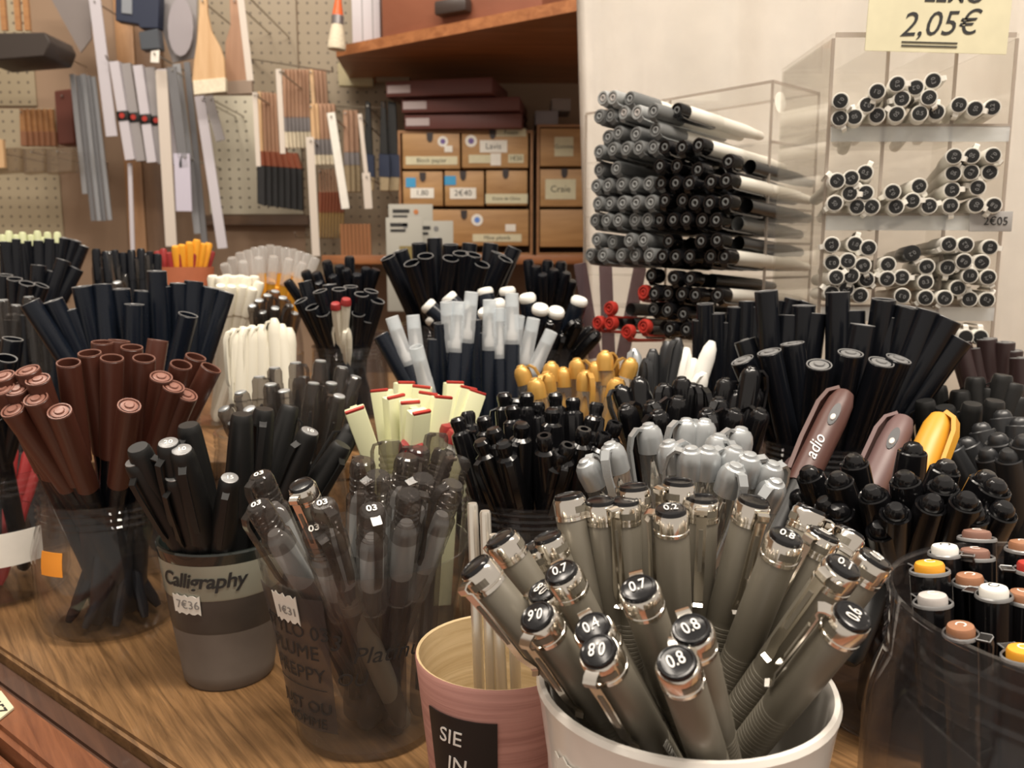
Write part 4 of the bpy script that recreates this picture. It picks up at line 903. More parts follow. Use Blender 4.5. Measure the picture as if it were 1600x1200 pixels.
for i in range(1, 14, 2):
    z = zrow[i]-.008-.012*0
    sheet('shelf', (.002, .002, z-.017), (wid, dep, z-.017), .0012, rk); sheet('edge', (-.0006, 0, z-.0175), (.0006, dep, z-.0155), .001, rk, ACRE)
stk = put('round_sticker', lathe('round_sticker', [(0, 0), (.008, 0), (.008, .0004), (0, .0004)], PAPER, 20), rk, M=Matrix.Translation(fr(-.001, .010, ztop-.014)) @ Vector((0, 0, 1)).rotation_difference(-fv).to_matrix().to_4x4())

# purple translucent bars left of the rack
PUR = clear('mauve_clear_plastic', (.60, .52, .55), .45, (.24, .17, .19), .2)
for i, (x0, y0, x1, y1) in enumerate(((906, 412, 930, 500), (946, 414, 952, 520), (1000, 418, 972, 500))):
    a_, b_ = U(x0, y0, .80), U(x1, y1+60, .80)
    bm = bmesh.new(); d_ = a_-b_; L = d_.length; box_bm(bm, (-.006, -.004, 0), (.006, .004, L), .001)
    put('display_stand', fin(bm, 'display_stand', PUR), None, 'mauve clear plastic upright left of the grey rack, %s' % ('leftmost', 'middle', 'rightmost')[i], 'stand', 'mauve plastic uprights', None, frame(b_, d_))

# ------------------------------------------------------------------ white fineliner rack
YR = .56
rk = thing('fineliner_rack', 'clear acrylic three-shelf rack of white fineliners', 'rack')
def bx(name, x0, y0, x1, y1, Ya, Yb, m, parent, bev=0):
    a = V(x0, y1, YR); b = V(x1, y0, YR)
    return put(name, boxm(name, (a.x, Ya, a.z), (b.x, Yb, b.z), m, bev), parent)
a = V(1305, 60, YR); b = V(1592, 60, YR); zt = a.z; zA, zB, zC = V(1450, 197, YR).z, V(1450, 336, YR).z, V(1450, 478, YR).z; DB = .10
xl, xr = a.x, b.x-.002
put('side_panel', boxm('side_panel', (xl-.002, YR, 0), (xl, YR+DB, zt), ACRY), rk); put('side_panel', boxm('side_panel', (xr, YR, 0), (xr+.002, YR+DB, zt), ACRY), rk)
put('back_panel', boxm('back_panel', (xl, YR+DB, 0), (xr, YR+DB+.002, zt), ACRY), rk); put('top_panel', boxm('top_panel', (xl-.002, YR, zt), (xr+.002, YR+DB, zt+.003), ACRY), rk)
for z in (zA, zB, zC):
    put('shelf', boxm('shelf', (xl, YR, z-.003), (xr, YR+DB, z), ACRY), rk); put('shelf_lip', boxm('shelf_lip', (xl, YR-.0025, z-.010), (xr, YR-.0005, z), FROST, .0004), rk)
    put('shelf_edge', boxm('shelf_edge', (xl, YR-.0028, z-.0006), (xr, YR-.0004, z+.0010), ACRE), rk)
for x in (xl-.001, xr+.001, xl+.30*(xr-xl), xl+.68*(xr-xl)):
    put('divider', boxm('divider', (x-.0008, YR, 0), (x+.0008, YR+DB, zt), ACRY), rk); put('divider_edge', boxm('divider_edge', (x-.001, YR-.0004, 0), (x+.001, YR+.0006, zt), ACRE), rk)
put('top_edge', boxm('top_edge', (xl, YR-.001, zt+.0005), (xr, YR, zt+.0035), ACRE), rk)
tg = V(1548, 346, YR-.006); bm = bmesh.new(); box_bm(bm, (-.014, -.0005, -.0065), (.014, .0005, .0065), .0004)
tag_ = put('price_tag', fin(bm, 'price_tag', mat('grey_price_tag', (.32, .31, .30), .6)), rk, M=T3(*tg))
put('lettering', text_me('2€05', .0075, INK), tag_, M=T3(.003, -.0008, 0) @ Matrix.Rotation(PI/2, 4, 'X'))
top = [(128, 378), (125, 443), (181, 438), (228, 393), (265, 343), (265, 433), (338, 428), (340, 315), (358, 370), (410, 328), (425, 425), (460, 365), (475, 303), (488, 420), (573, 393), (633, 408), (698, 403)]
mid = [(115, 678), (168, 668), (220, 648), (163, 725), (222, 723), (107, 762), (190, 775), (245, 775), (323, 720), (336, 775), (397, 753), (423, 698), (461, 772), (554, 586), (621, 584), (700, 583), (551, 650), (618, 646), (688, 646), (546, 712), (643, 703), (541, 771), (637, 768), (703, 770)]
bot = [(95, 918), (182, 916), (233, 930), (97, 985), (156, 978), (212, 996), (112, 1040), (169, 1034), (226, 1048), (95, 1100), (149, 1085), (203, 1108), (306, 992), (303, 1046), (358, 1040), (397, 950, 1), (451, 1000), (447, 1058), (360, 1110), (447, 1117), (519, 1118), (530, 1003), (535, 916), (597, 918), (688, 928), (591, 980), (658, 984), (614, 1034), (682, 1040), (568, 1080), (612, 1122), (677, 1125)]
its = []
for nm, L_ in (('top', top), ('middle', mid), ('bottom', bot)):
    for q in L_:
        px, py = 1260+q[0]/2.4, q[1]/2.4; dk = len(q) > 2
        K_ = whitefine(int(dk)); P, L, r = K_
        T = V(px, py, YR-.012+random.uniform(-.003, .003)); axx = Vector((-.28+random.uniform(-.10, .04), -1, .02+random.uniform(-.03, .05))).normalized()
        n = random.choice(('0.1', '0.3', '0.5', '0.8', '1.0', '0.2', '05'))
        root = spawn(K_, frame(T-axx*L, axx, random.uniform(-PI, PI)), 'fineliner', 'pen', 'white fineliners on the %s shelf' % nm, [('lettering', text_me(n, .0036, DISC), 2, T3(0, 0, L+.0005))])
        its.append((root, px, py, ('black' if dk else 'white')+' fineliner, %s shelf of clear rack' % nm))
label_rows(its)
its = [(spawn(whitefine(), frame(V(x, 527, YR-.012)-Vector((-.2, -1, 0)).normalized()*.12, Vector((-.2, -1, 0)), 0), 'fineliner', 'pen', 'white fineliners below the rack shelves'), x, 527, 'white fineliner under the bottom shelf') for x in (1509, 1532)]
label_rows(its)
# price sign clipped on top of the rack
a = V(1361, 78, YR-.01); sg = thing('price_sign', 'cream handwritten card reading 2,05€ on top of the rack', 'sign', T3(V(1466, 35, YR-.012).x, YR-.012, V(1466, 35, YR-.012).z) @ Matrix.Rotation(math.radians(1.5), 4, 'Y'))
put('card', boxm('card', (-.0445, -.0004, -.018), (.0445, .0004, .042), CREAMP), sg)
put('lettering', text_me('2,05€', .0205, INK, shear=.3), sg, M=T3(0, -.0006, -.0015) @ Matrix.Rotation(PI/2, 4, 'X') @ Matrix.Rotation(math.radians(3), 4, 'Z'))
put('lettering', text_me('LEMO', .0145, INK, shear=.1, bold=.0002), sg, M=T3(.008, -.0006, .0165) @ Matrix.Rotation(PI/2, 4, 'X'))
for k in (0, 1): put('underline', boxm('underline', (-.022, -.0009, -.0125-.0022*k), (.013, -.0004, -.0119-.0022*k), INK), sg)

# ------------------------------------------------------------------ back wall: shelf, boxes, drawers
SH = wood('orange_brown_shelf', (.26, .095, .035), (.42, .17, .065), 5, (1, 14, 14), 0, .4)
zt = .225+2.05*math.tan(math.atan(522/F)-PITCH)
pA = V(525, 72, 2.05); pB = V(880, 14, 1.76)
shp = [(pA.x, pA.y), (pB.x+.5, pB.y-.40), (pB.x+.6, YB), (pA.x-.02, YB)]
put('wall_shelf', prism('wall_shelf', shp, pA.z-.024, pA.z, SH, .002), None, 'orange-brown wooden shelf high on the wall', 'shelf')
SZ = pA.z
REDB = wood('russet_box_board', (.22, .075, .04), (.30, .11, .06), 2, (1, 3, 3), 0, .5)
def rotbox(name, label, cat, px0, px1, py, Y, h, d, m, z, yaw=0, grp=None, bev=.002):
    a = V(px0, py, Y); b = V(px1, py, Y); w = b.x-a.x; c, s = math.cos(yaw), math.sin(yaw)
    return put(name, boxm(name, (0, 0, 0), (w/c, d, h), m, bev), None, label, cat, grp, None, T3(a.x, Y, z) @ Matrix.Rotation(yaw, 4, 'Z'))
o = rotbox('storage_box', 'large russet storage box on the high shelf', 'box', 597, 842, 40, 1.98, .20, .25, REDB, SZ+.0005, -.5)
bmk = boxm('handle', (.16, -.03, .02), (.24, -.001, .05), mat('dark_handle', (.05, .035, .03), .4), .006); put('handle', bmk, o)
o = rotbox('binder', 'white upright binder beside the russet box on the high shelf', 'binder', 550, 594, 40, 2.06, .24, .22, mat('white_card', (.60, .57, .60), .7), SZ+.0005)
for k in (.35, .7): put('spine_groove', boxm('spine_groove', (.07*k-.001, -.001, .01), (.07*k+.001, -.0001, .23), GINK), o)
# lower shelf
zl = V(700, 399, 2.12).z; SHL = V(508, 395, 2.1).x
put('wall_shelf', boxm('wall_shelf', (SHL, 2.06, zl-.022), (.95, YB, zl), SH, .002), None, 'orange-brown lower shelf carrying the drawer cabinets', 'shelf')
DRW = wood('birch_drawer', (.36, .19, .07), (.50, .29, .12), 4, (1, 8, 8), 0, .5, 5, 0)
DRK = wood('birch_case', (.26, .12, .045), (.38, .19, .08), 4, (1, 8, 8), 0, .5, 5, 0)
zz3 = lambda X, Y: (580+X/2.857, Y/2.857)
YC = 2.12
def cabinet(label, x0, x1, y0, y1, rows_):
    cb = thing('drawer_cabinet', label, 'cabinet')
    a = V(*zz3(x0, y1), YC); b = V(*zz3(x1, y0), YC); a.z = zl+.0005
    th = .006
    for nm, lo, hi in (('side_panel', (a.x, YC, a.z), (a.x+th, YC+.18, b.z)), ('side_panel', (b.x-th, YC, a.z), (b.x, YC+.18, b.z)), ('top_panel', (a.x+th, YC, b.z-th), (b.x-th, YC+.18, b.z)), ('bottom_panel', (a.x+th, YC, a.z), (b.x-th, YC+.18, a.z+th)), ('back_panel', (a.x+th, YC+.175, a.z+th), (b.x-th, YC+.18, b.z-th))):
        put(nm, boxm(nm, lo, hi, DRK), cb)
    for (X0, Y0, X1, Y1, pull, marks) in rows_:
        p = V(*zz3(X0, Y1), YC); q = V(*zz3(X1, Y0), YC)
        p.z = max(p.z, a.z+th+.001)
        bm = bmesh.new(); box_bm(bm, (p.x+.002, YC-.001, p.z+.002), (q.x-.002, YC+.17, q.z-.002), .001)
        dr = put('drawer', fin(bm, 'drawer', DRW), cb)
        if pull:
            c_ = V(*zz3(*pull), YC)
            bm = bmesh.new(); vs = [bm.verts.new((c_.x+x_, YC-.0035, c_.z+z_)) for x_, z_ in ((-.008, .010), (.008, .010), (.007, -.006), (.003, -.012), (-.003, -.012), (-.007, -.006))]; f = bm.faces.new(vs)
            r_ = bmesh.ops.extrude_face_region(bm, geom=[f]); bmesh.ops.translate(bm, vec=(0, .0022, 0), verts=[v for v in r_['geom'] if isinstance(v, bmesh.types.BMVert)])
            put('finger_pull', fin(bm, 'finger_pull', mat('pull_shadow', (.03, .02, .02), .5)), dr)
        for kind_, X, Y, w_, h_, tx in marks:
            c_ = V(*zz3(X, Y), YC); w2, h2 = w_/2.857/F*YC/2*1.02, h_/2.857/F*YC/2*1.02
            m_ = {'w': PAPER, 'c': CREAMP, 'b': mat('sky_blue_sticker', (.05, .32, .60), .6), 'o': PAPER, 'r': REDP}[kind_]
            if kind_ == 'o':
                s_ = put('round_sticker', lathe('round_sticker', [(0, 0), (w2, 0), (w2, .0008), (0, .0008)], m_, 20), dr, M=T3(c_.x, YC-.0012, c_.z) @ Matrix.Rotation(PI/2, 4, 'X'))
                put('emblem', lathe('emblem', [(0, 0), (w2*.5, 0), (w2*.5, .0003), (0, .0003)], mat('violet_print', (.16, .10, .30) if tx == 'v' else (.15, .25, .6), .6) if tx != 'b' else mat('blue_print', (.12, .25, .65), .6), 14), dr, M=T3(c_.x, YC-.0022, c_.z) @ Matrix.Rotation(PI/2, 4, 'X'))
            else:
                put('label_strip', boxm('label_strip', (c_.x-w2, YC-.0022, c_.z-h2), (c_.x+w2, YC-.0012, c_.z+h2), m_), dr)
                if tx: put('lettering', text_me(tx, min(h2*1.5, w2*3.0/len(tx)), INK), dr, M=T3(c_.x, YC-.0025, c_.z) @ Matrix.Rotation(PI/2, 4, 'X'))
    return cb
cabinet('birch drawer cabinet with paper labels, below the russet flat boxes', 128, 722, 582, 1115, [
    (138, 592, 398, 756, (262, 612), [('o', 320, 632, 44, 44, 'v'), ('c', 270, 717, 220, 34, 'Block papier'), ('w', 345, 665, 34, 26, '')]),
    (402, 592, 704, 752, (542, 598), [('o', 446, 630, 50, 44, 'v'), ('w', 546, 654, 116, 50, 'Lavis'), ('c', 484, 710, 92, 34, ''), ('w', 556, 712, 44, 50, ''), ('c', 646, 708, 66, 36, '1€20'), ('c', 625, 592, 126, 32, 'Fusain')]),
    (140, 762, 322, 922, (230, 788), [('b', 177, 815, 42, 40, ''), ('w', 228, 862, 100, 42, '1,80')]),
    (326, 760, 506, 922, (410, 783), [('b', 353, 806, 48, 38, ''), ('w', 410, 863, 112, 46, '2€40'),]),
    (510, 758, 700, 920, (600, 775), [('r', 602, 772, 22, 20, ''), ('c', 604, 887, 180, 40, 'Encre de Chine')]),
    (140, 932, 706, 1100, (414, 957), [('o', 473, 982, 50, 46, 'b'), ('w', 622, 1017, 44, 30, ''), ('c', 562, 1062, 210, 32, 'Mine plomb')])])
cabinet('second birch drawer cabinet, half behind the white curtain', 738, 1150, 556, 1115, [
    (750, 570, 1140, 745, None, [('c', 860, 655, 80, 80, 'Gomme')]), (750, 752, 1140, 925, (862, 772), [('c', 845, 845, 130, 84, 'Craie')]), (750, 932, 1140, 1105, None, [])])
zc_ = V(*zz3(400, 582), YC).z
DRED = mat('dark_red_board', (.13, .04, .032), .5, noise=.08, nscale=6)
for i, (x0, x1, hh, yw, w_) in enumerate(((632, 815, .036, -.09, 'lowest'), (628, 812, .034, -.12, 'middle'), (604, 770, .038, -.2, 'topmost'))):
    z = zc_+.001+[0, .0375, .073][i]
    o = rotbox('flat_box', 'dark red flat box with a white label, %s of the stack' % w_, 'box', x0, x1, 200, YC-.01-.008*i, hh-.002, .18, DRED, z, yw, 'dark red flat boxes on the drawers')
    put('paper_label', boxm('paper_label', (.004, -.001, .008), (.062, -.0001, .026), mat('lilac_paper', (.50, .42, .42), .7)), o)
o = rotbox('small_box', 'small grey box on the second drawer cabinet', 'box', 836, 872, 180, YC+.01, .034, .10, mat('grey_card', (.22, .20, .21), .7), V(*zz3(800, 556), YC).z+.001)
o2 = rotbox('small_box', 'small brown-grey box standing on the grey one', 'box', 862, 892, 160, YC+.02, .03, .09, mat('brown_card', (.24, .2, .18), .7), V(*zz3(800, 556), YC).z+.036)
# blister cards before the cabinet
for i, (x0, y0, x1, y1, Yc, w_) in enumerate(((608, 319, 676, 380, 2.02, 'rear left'), (640, 345, 708, 405, 1.98, 'rear right'), (604, 340, 660, 405, 1.94, 'front'))):
    a, b = V(x0, y1, Yc), V(x1, y0, Yc)
    o = put('blister_card', boxm('blister_card', (a.x, Yc, a.z-.12), (b.x, Yc+.002, b.z), mat('grey_card_print', (.42, .41, .36), .6), .0008), None, 'pale grey printed blister card before the drawers, %s' % w_, 'card', 'blister cards before the drawers')
    put('print_bar', boxm('print_bar', (a.x+.01, Yc-.001, b.z-.02), (a.x+.05, Yc, b.z-.012), INK), o); put('print_bar', boxm('print_bar', (a.x+.01, Yc-.001, b.z-.032), (a.x+.045, Yc, b.z-.026), INK), o)
    put('badge', lathe('badge', [(0, 0), (.006, 0), (.006, .001), (0, .001)], [mat('orange_badge', (.55, .2, .06), .5), DISC, DISC][i], 12), o, M=T3(b.x-.04, Yc, b.z-.018) @ Matrix.Rotation(PI/2, 4, 'X'))
    put('gold_panel', boxm('gold_panel', (a.x+.03, Yc-.001, a.z-.02), (b.x-.005, Yc, a.z+.03), mat('olive_gold_print', (.26, .20, .07), .5)), o)

# ------------------------------------------------------------------ hanging tools
HOOK = mat('hook_metal', (.45, .42, .38), .35, .9)
def bar(name, label, cat, x0, y0, x1, y1, wpx, Y, m, th=.004, grp=None, parts=None, taper=1.0):
    a, b = V(x0, y0, Y), V(x1, y1, Y); d = a-b; L = d.length; w = wpx/F*Y
    bm = bmesh.new()
    vs = [bm.verts.new((sx*(w/2)*(taper if z else 1), sy*th/2, z)) for z in (0, L) for sx, sy in ((-1, -1), (1, -1), (1, 1), (-1, 1))]
    for q in ((0, 3, 2, 1), (4, 5, 6, 7), (0, 1, 5, 4), (1, 2, 6, 5), (2, 3, 7, 6), (3, 0, 4, 7)): bm.faces.new([vs[i] for i in q])
    o = put(name, fin(bm, name, m), None, label, cat, grp, None, frame(b, d))
    return o, L, w
ALU = mat('aluminium', (.40, .41, .43), .35, .6); ALD = mat('dull_steel_ruler', (.22, .22, .23), .4, .5); WR = mat('lilac_white_plastic', (.55, .52, .56), .5); WR2 = mat('off_white_strip', (.62, .55, .48), .6); GR = mat('grey_plastic_ruler', (.30, .28, .28), .5)
def rod(label, x0, y0, x1, y1, Y0, Y1, grp='peg hooks on the wall'):
    a, b = V(x0, y0, Y0), V(x1, y1, Y1)
    put('peg_hook', tube('peg_hook', [a, b, b+Vector((0, -.008, .01))], .002, HOOK), None, label, 'hook', grp)
rod('long metal peg hook over the aluminium rulers', 135, 105, 108, 92, YB-.006, 2.14)
rod('long metal peg hook across the hanging brush bundles', 392, 92, 520, 112, YB-.006, 2.05)
rod('metal peg hook above the black-handled brushes', 520, 166, 600, 168, YB-.006, 2.1)
rod('low metal peg hook under the brush bundles', 520, 372, 462, 370, YB-.006, 2.05)
rod('metal peg hook above the leaning scale rulers', 250, 110, 168, 94, YB-.006, 2.12)
for i, (x0, y0, x1, y1, w, m, lb_) in enumerate((
    (113, 116, 133, 303, 7, ALU, 'aluminium ruler, leftmost on the wall'), (122, 118, 146, 345, 6, ALD, 'dull steel ruler beside the leftmost aluminium one'), (130, 116, 155, 345, 7, ALU, 'long aluminium ruler, second from left'),
    (138, 118, 163, 345, 6, ALD, 'dull steel ruler left of the long white ruler'), (146, 120, 172, 344, 7, ALU, 'aluminium ruler next to the long white ruler'))):
    bar('ruler', lb_, 'ruler', x0, y0, x1, y1, w, 2.16+.008*i, m, .005, 'metal rulers on the wall')
bar('ruler', 'long white ruler left of the scale rulers', 'ruler', 146, -20, 175, 213, 17, 2.14, WR, .004)
for i in range(5):
    o, L, w = bar('scale_ruler', 'white triangular scale ruler with black grip, '+('leftmost' if i == 0 else 'rightmost' if i == 4 else ORD[i]+' from left'), 'ruler', 180+i*18.5, 97+i*3, 205+i*17, 250+i*2, 14, 2.13+.01*(i % 2), (WR, GR)[i % 2] if i > 0 else WR, .016, 'scale rulers on the wall')
    if i < 4:
        g_ = put('grip', boxm('grip', (-w*.6, -.011, L*.40), (w*.6, .011, L*.50), BLKM, .002), o); put('red_mark', lathe('red_mark', [(0, 0), (w*.28, 0), (w*.28, .0015), (0, .0015)], REDP, 12), g_, M=T3(0, -.011, L*.45) @ Matrix.Rotation(PI/2, 4, 'X'))
for (x0, y0, x1, y1, w, m, lb_) in ((252, 110, 268, 385, 17, WR2, 'beige-white strip right of the scale rulers'), (268, 105, 288, 262, 14, ALD, 'dark steel ruler with a rounded end'), (276, 100, 310, 365, 12, ALU, 'aluminium ruler right of the rounded one'), (284, 240, 288, 330, 24, mat('lilac_card', (.55, .52, .62), .6), 'lilac card hanging behind the rulers'),
    (292, 97, 324, 420, 9, ALD, 'long dull steel ruler nearest the wide brush'), (312, 150, 348, 388, 15, WR, 'long lilac-white ruler under the wide brush'), (325, 150, 345, 220, 14, GR, 'short grey ruler under the wide brush'), (203, 255, 208, 400, 6, WR, 'thin lilac strip hanging low')):
    bar('ruler', lb_, 'card' if 'card' in lb_ else 'strip' if 'strip' in lb_ else 'ruler', x0, y0, x1, y1, w, 2.10 if w > 12 else 2.15, m, .004)
def poly(name, label, cat, pts, Y, th, m, grp=None, parent=None, bev=0):
    bm = bmesh.new(); f = bm.faces.new([bm.verts.new(V(x, y, Y)) for x, y in pts]); r_ = bmesh.ops.extrude_face_region(bm, geom=[f])
    bmesh.ops.translate(bm, vec=(0, th, 0), verts=[v for v in r_['geom'] if isinstance(v, bmesh.types.BMVert)])
    if bev: bmesh.ops.bevel(bm, geom=bm.edges[:], offset=bev, segments=1, affect='EDGES')
    return put(name, fin(bm, name, m), parent, label, cat, grp)
poly('set_square', 'grey set square hanging at the wall top', 'set square', [(70, -20), (140, -20), (143, 60), (126, 82)], 2.2, .004, mat('grey_clear_square', (.24, .21, .20), .4))
ell = [(282+20*math.cos(t_*PI/8), 42+46*math.sin(t_*PI/8)) for t_ in range(16)]
poly('drawing_curve', 'oval grey drawing curve left of the wide brush', 'template', ell, 2.14, .004, mat('grey_lilac_plastic', (.34, .31, .33), .5))
poly('drawing_curve', 'dull grey template behind the oval curve', 'template', [(258, -30), (308, -30), (306, 90), (270, 98), (254, 50)], 2.17, .004, GR)
o = poly('blister_pack', 'dark blue blister pack hanging from the wall top', 'pack', [(180, -20), (250, -20), (248, 44), (218, 44), (216, 38), (180, 32)], 2.12, .03, mat('navy_pack', (.018, .026, .055), .5), bev=.002)
poly('pack_window', None, None, [(190, -20), (206, -20), (206, 22), (190, 20)], 2.117, .003, mat('grey_pack', (.25, .27, .3), .4), parent=o)
poly('blister_pack', 'grey-blue pack hung below the dark blue one', 'pack', [(216, 50), (246, 44), (250, 76), (220, 78)], 2.10, .03, mat('slate_pack', (.07, .08, .095), .4), bev=.002)
poly('price_tag', 'small white tag clipped above the scale rulers', 'tag', [(236, 80), (249, 78), (248, 98), (235, 97)], 2.06, .002, PAPER)
poly('red_case', 'dull red case behind the aluminium rulers', 'case', [(84, 142), (112, 138), (117, 224), (90, 226)], 2.24, .05, mat('dull_red', (.16, .05, .035), .5), bev=.003)
poly('dark_shelf', 'dark brush rack at the wall top corner', 'rack', [(-30, 52), (70, 50), (78, 66), (70, 88), (-30, 96)], 2.0, .12, mat('dark_rack', (.045, .035, .03), .5), bev=.003)
for i, x in enumerate((2, 24, 38)): bar('flat_brush', 'orange-brown brush hanging above the dark rack, '+('leftmost', 'middle', 'rightmost')[i], 'brush', x, -30, x+6, 48, 8, 2.03, wood('orange_handle', (.36, .17, .07), (.46, .24, .1), 4), .008, 'brushes above the dark rack')
WH = wood('pale_brush_wood', (.55, .34, .17), (.68, .46, .26), 4, (10, 10, 1), 0, .45); WM = wood('mid_brush_wood', (.36, .20, .12), (.46, .27, .17), 4, (10, 10, 1), 0, .5)
CRB = mat('cream_bristle', (.74, .66, .50), .8, noise=.12, nscale=200); BRB = mat('black_bristle', (.014, .014, .015), .75, noise=.3, nscale=200)
def brush(label, cat, grp, pts, Y, th, hm, bristle, bm_, ferr=None, fm=None):
    h = poly('handle', None, None, pts, Y, th, hm, bev=.001); t = thing('flat_brush', label, cat, None, grp); h.parent = t
    poly('bristles', None, None, bristle, Y-.002, th+.004, bm_, parent=t, bev=.001)
    if ferr: poly('ferrule', None, None, ferr, Y-.003, th+.006, fm, parent=t, bev=.0005)
    return t
brush('wide pale wooden brush with cream bristles hanging in front', 'brush', None, [(312, -20), (322, -20), (324, 20), (330, 48), (344, 74), (350, 92), (352, 126), (300, 128), (303, 95), (308, 60), (311, 20)], 2.0, .009, WH, [(301, 126), (352, 121), (353, 143), (303, 148)], CRB)
brush('second wide wooden brush, browner, behind the pale one', 'brush', None, [(358, -20), (376, -20), (378, 40), (388, 60), (392, 128), (352, 128), (352, 66), (360, 40)], 2.06, .009, WM, [(353, 127), (393, 124), (394, 146), (354, 148)], mat('taupe_bristle', (.34, .26, .2), .8))
bar('price_strip', 'white price strip hanging over the second wide brush', 'tag', 374, -20, 391, 126, 10, 1.97, WR2, .002)
# bundle with black bristles
g = 'black-bristled brushes in one bundle'
for i in range(7):
    x = 402+i*6.2
    poly_h = [(x, 143+i*.6), (x+5, 143+i*.6), (x+9, 236+i*.5), (x+2, 238+i*.5)]
    brush('black-bristled flat brush in the bundle, '+('leftmost' if i == 0 else 'rightmost' if i == 6 else ORD[i]+' from left'), 'brush', g, poly_h, 2.08+.012*i, .01, WH if i == 0 else WM, [(x-1+i*4, 256+i*.8), (x+11+i*3.6, 257+i*.8), (x+12+i*3.6, 322+i*1.2), (x+i*3.9, 318+i*1.6)], BRB, [(x+1+i*2.5, 236+i*.5), (x+9+i*2.7, 236+i*.5), (x+11+i*3.6, 259+i*.8), (x+i*4, 258+i*.8)], mat('copper_ferrule', (.30, .10, .055), .3, .6))
g = 'brown-handled brushes in the middle bundle'
FE = mat('dull_ferrule', (.26, .24, .24), .4, .6)
for i in range(7):
    x = 441+i*6
    brush('brown-handled brush of the middle bundle, '+('leftmost' if i == 0 else 'rightmost' if i == 6 else ORD[i]+' from left'), 'brush', g, [(x, 108), (x+5, 108), (x+7, 184), (x+1, 182)], 2.14+.012*i, .009, WM, [(x+2, 204), (x+8, 205), (x+10, 232), (x+3, 230)], CRB, [(x+1, 182), (x+7, 184), (x+8, 206), (x+2, 205)], FE)
g = 'brown-handled brushes in the right bundle'
for i in range(6):
    x = 484+i*6.5
    brush('grey-ferruled brush of the front bundle, '+('leftmost' if i == 0 else 'rightmost' if i == 5 else ORD[i]+' from left'), 'brush', g, [(x, 162), (x+6, 162), (x+9, 218), (x+2, 217)], 2.06+.012*i, .010, WH if i < 2 else WM, [(x+2, 240), (x+10, 241), (x+11, 258), (x+3, 256)], CRB, [(x+1, 216), (x+9, 218), (x+10, 242), (x+2, 240)], FE)
g = 'brown-handled brushes in the back bundle'
for i in range(4):
    x = 489+i*6.5
    brush('brush of the upper back bundle, '+('leftmost' if i == 0 else 'rightmost' if i == 3 else ORD[i]+' from left'), 'brush', g, [(x-6, 108), (x, 108), (x+4, 166), (x-2, 166)], 2.20+.012*i, .010, WH if i == 0 else WM, [(x-1, 174), (x+5, 174), (x+6, 196), (x, 196)], CRB, [(x-2, 164), (x+4, 164), (x+5, 176), (x-1, 176)], FE)
g = 'brushes right of the price strip'
for i in range(3):
    x = 536+i*8
    brush('brown brush right of the white price strip, '+('leftmost', 'middle', 'rightmost')[i], 'brush', g, [(x, 172), (x+7, 172), (x+9, 238), (x+1, 238)], 2.16+.012*i, .010, WM, [(x+1, 256), (x+10, 256), (x+11, 300), (x+2, 300)], mat('tan_bristle', (.36, .28, .17), .8, noise=.1, nscale=200), [(x+1, 238), (x+9, 238), (x+10, 258), (x+1, 258)], FE)
for x0, y0, x1, y1, w, lb_ in ((435, 108, 442, 240, 8, 'white price strip left of the middle brush bundle'), (517, 176, 540, 326, 12, 'bright white price strip hanging in front of the brushes'), (484, 214, 494, 400, 12, 'long cream price strip below the front bundle'), (562, 178, 572, 270, 6, 'narrow cream strip by the black brushes'), (572, 270, 576, 326, 12, 'short cream strip under the black brushes'), (398, 144, 404, 260, 7, 'pale strip left of the black-bristled bundle')):
    bar('price_strip', lb_, 'tag', x0, y0, x1, y1, w, 2.0, WR2 if 'bright' not in lb_ else PAPER, .002)
for i, (x0, x1) in enumerate(((568, 580), (592, 604), (603, 620))):
    brush('black-handled brush with blue-black ferrule, '+('leftmost', 'middle', 'rightmost')[i], 'brush', 'black-handled brushes', [(x0+3, 158), (x1-2, 160), (x1+2, 242), (x0+1, 240)], 2.08+.02*i, .012, BLKM, [(x0+1, 276), (x1+4, 277), (x1+3, 298), (x0+2, 298)], mat('tan_bristle', (.36, .28, .17), .8), [(x0, 240), (x1+4, 242), (x1+5, 277), (x0, 276)], mat('navy_ferrule', (.035, .045, .08), .3, .4))
for i in range(8):
    x = 498+i*5
    brush('thin round brush hanging low under the bundles, '+('leftmost' if i == 0 else 'rightmost' if i == 7 else ORD[i]+' from left'), 'brush', 'thin brushes hanging low', [(x, 264), (x+3, 264), (x+4, 302), (x, 302)], 2.2+.008*i, .005, WM, [(x, 330), (x+4, 330), (x+3, 372), (x+1, 372)], mat('amber_bristle', (.34, .22, .08), .7), [(x-1, 300), (x+5, 300), (x+4, 332), (x, 332)], mat('copper_ferrule', (.3, .1, .055), .3, .6))
for i in range(8):
    x = 534+i*6
    bar('wooden_tool', 'orange-brown wooden tool in the low bundle, '+('leftmost' if i == 0 else 'rightmost' if i == 7 else ORD[i]+' from left'), 'brush', x, 350, x+3, 420, 5, 2.2, mat('orange_wood_handle', (.34, .15, .06), .5), .006, 'orange-brown tools hanging low')
